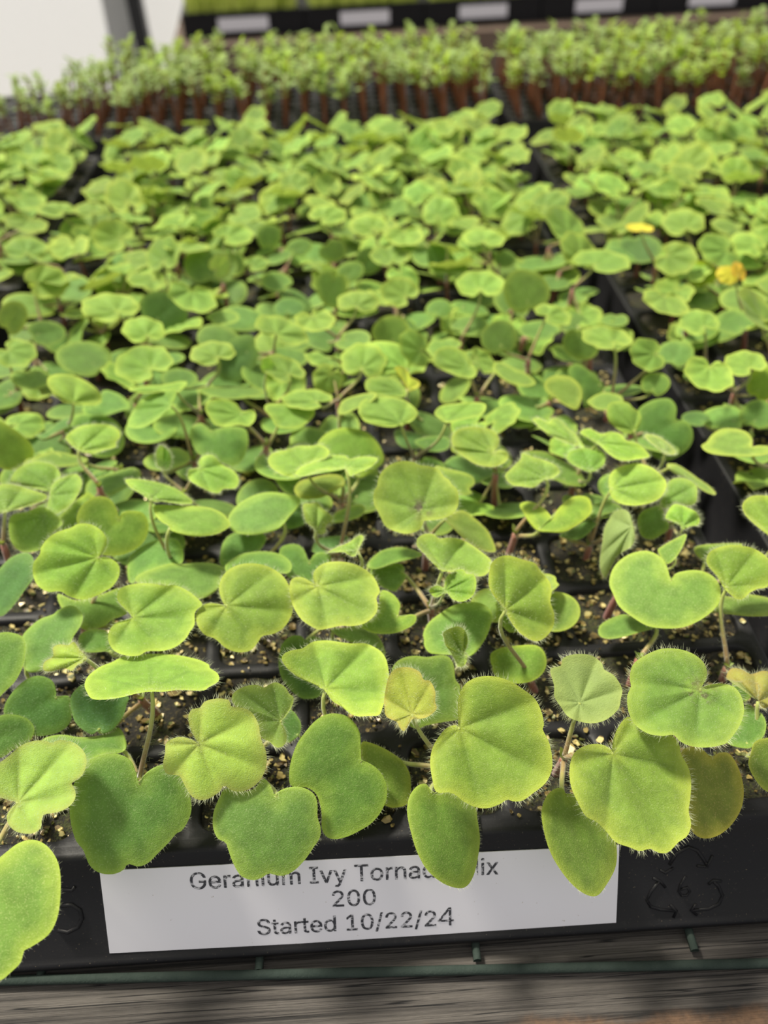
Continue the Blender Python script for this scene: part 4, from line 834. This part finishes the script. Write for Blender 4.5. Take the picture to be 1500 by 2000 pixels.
def place(pi, loc, rz, s, lab, grp, sx=0):
    pr = protos[pi]
    if not used[pi]: used[pi] = True; r = pr
    else:
        r = pr.copy(); C.objects.link(r)
        for ch in pr.children:
            c = ch.copy(); C.objects.link(c); c.parent = r
            if 'leaf' in ch.name and 'stalk' not in ch.name:
                k = rc.uniform(.86, 1.16); c.color = (ch.color[0]*k*rc.uniform(.93, 1.08), ch.color[1]*k, ch.color[2]*k, 1)
    r.location = tuple(np.asarray(loc)*S); r.rotation_euler = (rc.uniform(-.12, .12), rc.uniform(-.12, .12), rz); r.scale = (s, s, s)
    tag(r, lab, 'seedling', grp); return r
# where the photograph shows the blades packed so closely that hero leaves already stand, only low seedlings are added
count = 0; order = sorted(ALL, key=lambda k: ALL[k][1])
BARE = set()
for key in order:
    if key in groups or key in BARE: continue
    x, y = ALL[key]
    px, py = proj((x, y, 15))
    if not (-140 < px < 1640 and py > 120): continue
    if py > 1180: continue                                     # cells of the front rows seen bare
    low = py > 690
    s = .72 if low else rc.uniform(.88, 1.08)
    if y < 300 or True:
        far = key[2] >= 11
        if far: lab_ = 'blurred green seedling, '+place_words(key)
        else: lab_ = 'leafy green seedling, '+place_words(key)
    place(rc.randrange(16), (x+rc.uniform(-2, 2), y+rc.uniform(-2, 2), -3), rc.uniform(0, 6.28), s, lab_, 'geranium seedlings in the plug trays')
    count += 1
for i, u_ in enumerate(used):
    if not u_:
        for ch in list(protos[i].children): bpy.data.objects.remove(ch)
        bpy.data.objects.remove(protos[i])
print('hero seedlings', len(groups), 'copied', count, 'leaves', len(LEAVES))

# ------------------------------------------------------------------ trays of taller seedlings behind
def back_tray(x0, y0, w, d, rot, label):
    t_ = empty('plug_tray', (x0, y0, 0), label=label, cat='tray', group='plug trays of taller seedlings behind'); t_.rotation_euler.z = rot
    pit = 15.0; nx = int(w//pit); ny = int(d//pit); V, F = tray_mesh(nx, ny, pit)
    mesh_obj('tray_shell', V, F, M['black'], t_)
    cs = [((i-nx/2+.5)*pit, (j+.5)*pit) for i in range(nx) for j in range(ny)]
    V, F, CV, CF = soil_mesh(cs, pit=pit, seed=3, chips=lambda x, y: 0); tag(mesh_obj('soil', V, F, M['soil'], t_), kind='stuff')
    c, s = math.cos(rot), math.sin(rot)
    return [(x0+c*x-s*y, y0+s*x+c*y, int(round(x/pit+nx/2-.5)), int(round(y/pit-.5))) for x, y in cs]
spots = []
bt = [(-213, 566, 305, 140, .06, 'black tray of taller seedlings at the left of the back row'), (38, 572, 198, 135, .0, 'narrow black tray of taller seedlings in the middle of the back row'), (275, 568, 262, 135, -.02, 'black tray of taller seedlings at the right of the back row')]
for k, a in enumerate(bt): spots += [(k, p) for p in back_tray(*a)]
def sprout(seed):
    rr = np.random.RandomState(seed); root = empty('tall_seedling', (0, 0, 0)); H_ = rr.uniform(29, 43); lean = rr.uniform(-4, 4, 2)
    top = np.array([lean[0], lean[1], H_]); path = bez((0, 0, -1), (0, 0, H_*.35), top*[.6, .6, .7], top, 6)
    V, F = tube(path, [1.5, 1.4, 1.3, 1.2, .9, .5], 5); mesh_obj('stem', V, F, M['rootred'], root)
    LV = []; LF = []; mg = []
    for k in range(13):
        t = .60+.40*k/12; p = path[min(5, int(t*5))]*(1-(t*5) % 1)+path[min(5, int(t*5)+1)]*((t*5) % 1); a = k*2.4+rr.uniform(-.4, .4); ln = rr.uniform(7, 12); wd_ = ln*.25; el = rr.uniform(.3, 1.15)
        d = np.array([math.cos(a)*math.cos(el), math.sin(a)*math.cos(el), math.sin(el)]); s = np.array([-math.sin(a), math.cos(a), 0]); u = np.cross(d, s)
        o = len(LV)
        for f, w in ((0, .12), (.25, .75), (.55, 1), (.8, .7), (1, .05)):
            c0 = p+d*ln*f-np.array([0, 0, 1])*ln*.25*f*f
            for q in (-1, 0, 1): LV.append(c0+s*wd_*w*q-u*abs(q)*.0+np.array([0, 0, abs(q)*wd_*w*.25])); mg.append(abs(q)*.8)
        for r_ in range(4):
            for q in range(2): b = o+r_*3+q; LF.append((b, b+1, b+4, b+3))
    o = mesh_obj('foliage', LV, LF, M['sprout'], root); finish(o.data, mg, None); o['kind'] = 'stuff'
    return root
sp = [sprout(200+i) for i in range(10)]; su = [False]*10; nsp = 0
SIDE = ['left', 'middle', 'right']
RV = ([], []); RS = ([], [])
for k, (x, y, ci, cj) in sorted(spots, key=lambda q: q[1][1]):
    px, py = proj((x, y, 15))
    if not (-60 < px < 1560): continue
    tx, ty = proj((x, y, 30))
    if px < 420 and ty < 205-.27*px-40: continue               # the left tray is only planted in its nearer cells
    i = rc.randrange(10)
    if nsp >= 298:                                             # past 300 in view: the hindmost ones become one mass
        a = rc.uniform(0, 6.28); ca, sa = math.cos(a), math.sin(a)
        for ch in sp[i].children:
            T_ = RV if ch.name.startswith('foliage') else RS; n0 = len(T_[0])
            T_[0].extend([(v.co.x*1000*ca-v.co.y*1000*sa+x, v.co.x*1000*sa+v.co.y*1000*ca+y, v.co.z*1000-3) for v in ch.data.vertices]); T_[1].extend([tuple(n0+w for w in p_.vertices) for p_ in ch.data.polygons])
        continue
    if not su[i]: su[i] = True; r = sp[i]
    else:
        r = sp[i].copy(); C.objects.link(r)
        for ch in sp[i].children: c = ch.copy(); C.objects.link(c); c.parent = r; 
    for ch in r.children:
        if ch.name.startswith('foliage'):
            k2 = rc.uniform(.75, 1.55); b_ = 1.35 if px > 400 and rc.random() < .5 else 1.0
            ch.color = (k2*b_*1.0, k2*b_*1.02, k2*(.45 if b_ > 1 else 1.25), 1)
    hs = 1.0 if px > 350 else .78+.22*max(0, px)/350
    r.location = (x*S, y*S, -.003); r.rotation_euler = (rc.uniform(-.15, .15), rc.uniform(-.15, .15), rc.uniform(0, 6.28)); r.scale = (hs, hs, hs*rc.uniform(.9, 1.15))
    tag(r, 'slender red-stemmed seedling, %s row of the %s back tray, %s from its left end' % (ORD[cj], SIDE[k], 'first' if ci == 0 else ORD[ci]), 'seedling', 'taller seedlings in the back row'); nsp += 1
if RV[0]:
    mass = empty('tall_seedling_mass', (0, 0, 0), label='hindmost rows of slender seedlings at the very back of the back row trays', cat='seedlings', kind='stuff')
    o = mesh_obj('foliage', RV[0], RV[1], M['sprout'], mass); o['kind'] = 'stuff'; finish(o.data, np.zeros(len(RV[0])), None); o.color = (1.25, 1.25, .95, 1)
    o = mesh_obj('stems', RS[0], RS[1], M['rootred'], mass); o['kind'] = 'stuff'
print('tall', nsp, len(RV[0]))
# ------------------------------------------------------------------ far bench with trays of grass-like seedlings
YF = 1900.0
def zat(px, py, Y):
    d = ray(px, py); return CAM+d*((Y-CAM[1])/d[1])
labs = [(430, 520, 49), (655, 745, 36), (875, 970, 20), (1118, 1218, 11), (1345, 1440, 0)]
z0 = zat(475, 49, YF)[2]; pos = [at((a+b)/2, y_, z0) for a, b, y_ in labs]
P_ = np.array(pos); dr = np.polyfit(P_[:, 0], P_[:, 1], 1); ang = math.atan(dr[0]); pitx = (P_[-1, 0]-P_[0, 0])/4/math.cos(ang); print('far', z0, P_.round(0), math.degrees(ang), pitx)
x_0 = P_[0, 0]; y_0 = dr[0]*x_0+dr[1]; fux = np.array([math.cos(ang), math.sin(ang)]); zt = z0-24
TH = 46; LW = pitx*.205
fb = empty('far_bench', (x_0, y_0, zt), label='brown wooden bench far behind, carrying labelled black trays', cat='bench'); fb.rotation_euler.z = ang
for i in range(5):
    V, F = box(-pitx*.5-20, 2400, -40+i*125, 78+i*125, -34, 0); mesh_obj('plank', V, F, M['farwood'], fb, smooth=False)
V, F = box(-pitx*.5-20, 2400, -62, -41, -120, 0); mesh_obj('apron', V, F, M['farwood'], fb, smooth=False)
for x in (-60, 900, 2000):
    for y in (0, 520): V, F = box(x-35, x+35, y-35, y+35, -800-zt, -34); mesh_obj('leg', V, F, M['farwood'], fb, smooth=False)
for i in range(7):
    x, y = x_0+fux[0]*pitx*i, y_0+fux[1]*pitx*i; nth = ['leftmost', 'second', 'third', 'fourth', 'fifth', 'sixth', 'seventh', 'eighth'][i]
    if proj((x-pitx/2, y, zt))[0] > 1530: break
    ft = empty('labelled_tray', (x, y, zt), label='%s black tray of grassy seedlings with white label on the far bench' % (nth if i == 0 else nth+' from left,'), cat='tray', group='labelled trays on the far bench'); ft.rotation_euler.z = ang
    hw = pitx/2-1.5
    V, F = box(-hw, hw, 2, 520, 0, TH-6); Vb, Fb = box(-hw, hw, -1, 523, TH-6, TH+2)
    mesh_obj('tray_shell', *join([(V, F), (Vb, Fb)]), mat=M['black'], parent=ft, smooth=False)
    V, F = box(-LW, LW, -2.4, -1.1, 13, 37); mesh_obj('label', V, F, M['paper'], ft, smooth=False)
    rr = np.random.RandomState(i); LV = []; LF = []
    for _ in range(3200):
        gx, gy = rr.uniform(-hw+13, hw-13), 4+510*rr.uniform(0, 1)**1.4; h_ = rr.uniform(28, 55); a = rr.uniform(0, 3.14); w = rr.uniform(1.6, 3.4); dx, dy = rr.uniform(-12, 12, 2); o = len(LV); c, s = math.cos(a)*w, math.sin(a)*w
        LV += [(gx-c, gy-s, TH), (gx+c, gy+s, TH), (gx+c+dx*.4, gy+s+dy*.4, TH+h_*.6), (gx-c+dx*.4, gy-s+dy*.4, TH+h_*.6), (gx+dx, gy+dy, TH+h_)]; LF += [(o, o+1, o+2, o+3), (o+3, o+2, o+4)]
    tag(mesh_obj('grassy_seedlings', LV, LF, M['grass'], ft, smooth=False), kind='stuff')
# greenhouse frame seen at the top left
def post(px0, px1, yb, Y, w, mat, name, label, dx=0):
    a = zat(px0, 0, Y); b = zat(px1, yb, Y); d = (a-b); d /= d[2]; lo = b+d*(-800-b[2]); hi = b+d*(2500-b[2])
    V = []; 
    for q in (lo, hi):
        for sx_, sy_ in ((-w, 0), (w, 0), (w, 60), (-w, 60)): V.append((q[0]+sx_, q[1]+sy_, q[2]))
    o = mesh_obj(name, V, [(0, 1, 5, 4), (1, 2, 6, 5), (2, 3, 7, 6), (3, 0, 4, 7), (0, 3, 2, 1), (4, 5, 6, 7)], mat, smooth=False)
    tag(o, kind='structure')
post(222, 243, 110, 3330, 42, M['grey_frame'], 'trim_1', '')
post(259, 282, 110, 3250, 23, M['dark_frame'], 'trim_2', '')
post(378, 366, 100, 3300, 20, M['cream'], 'trim_3', '')
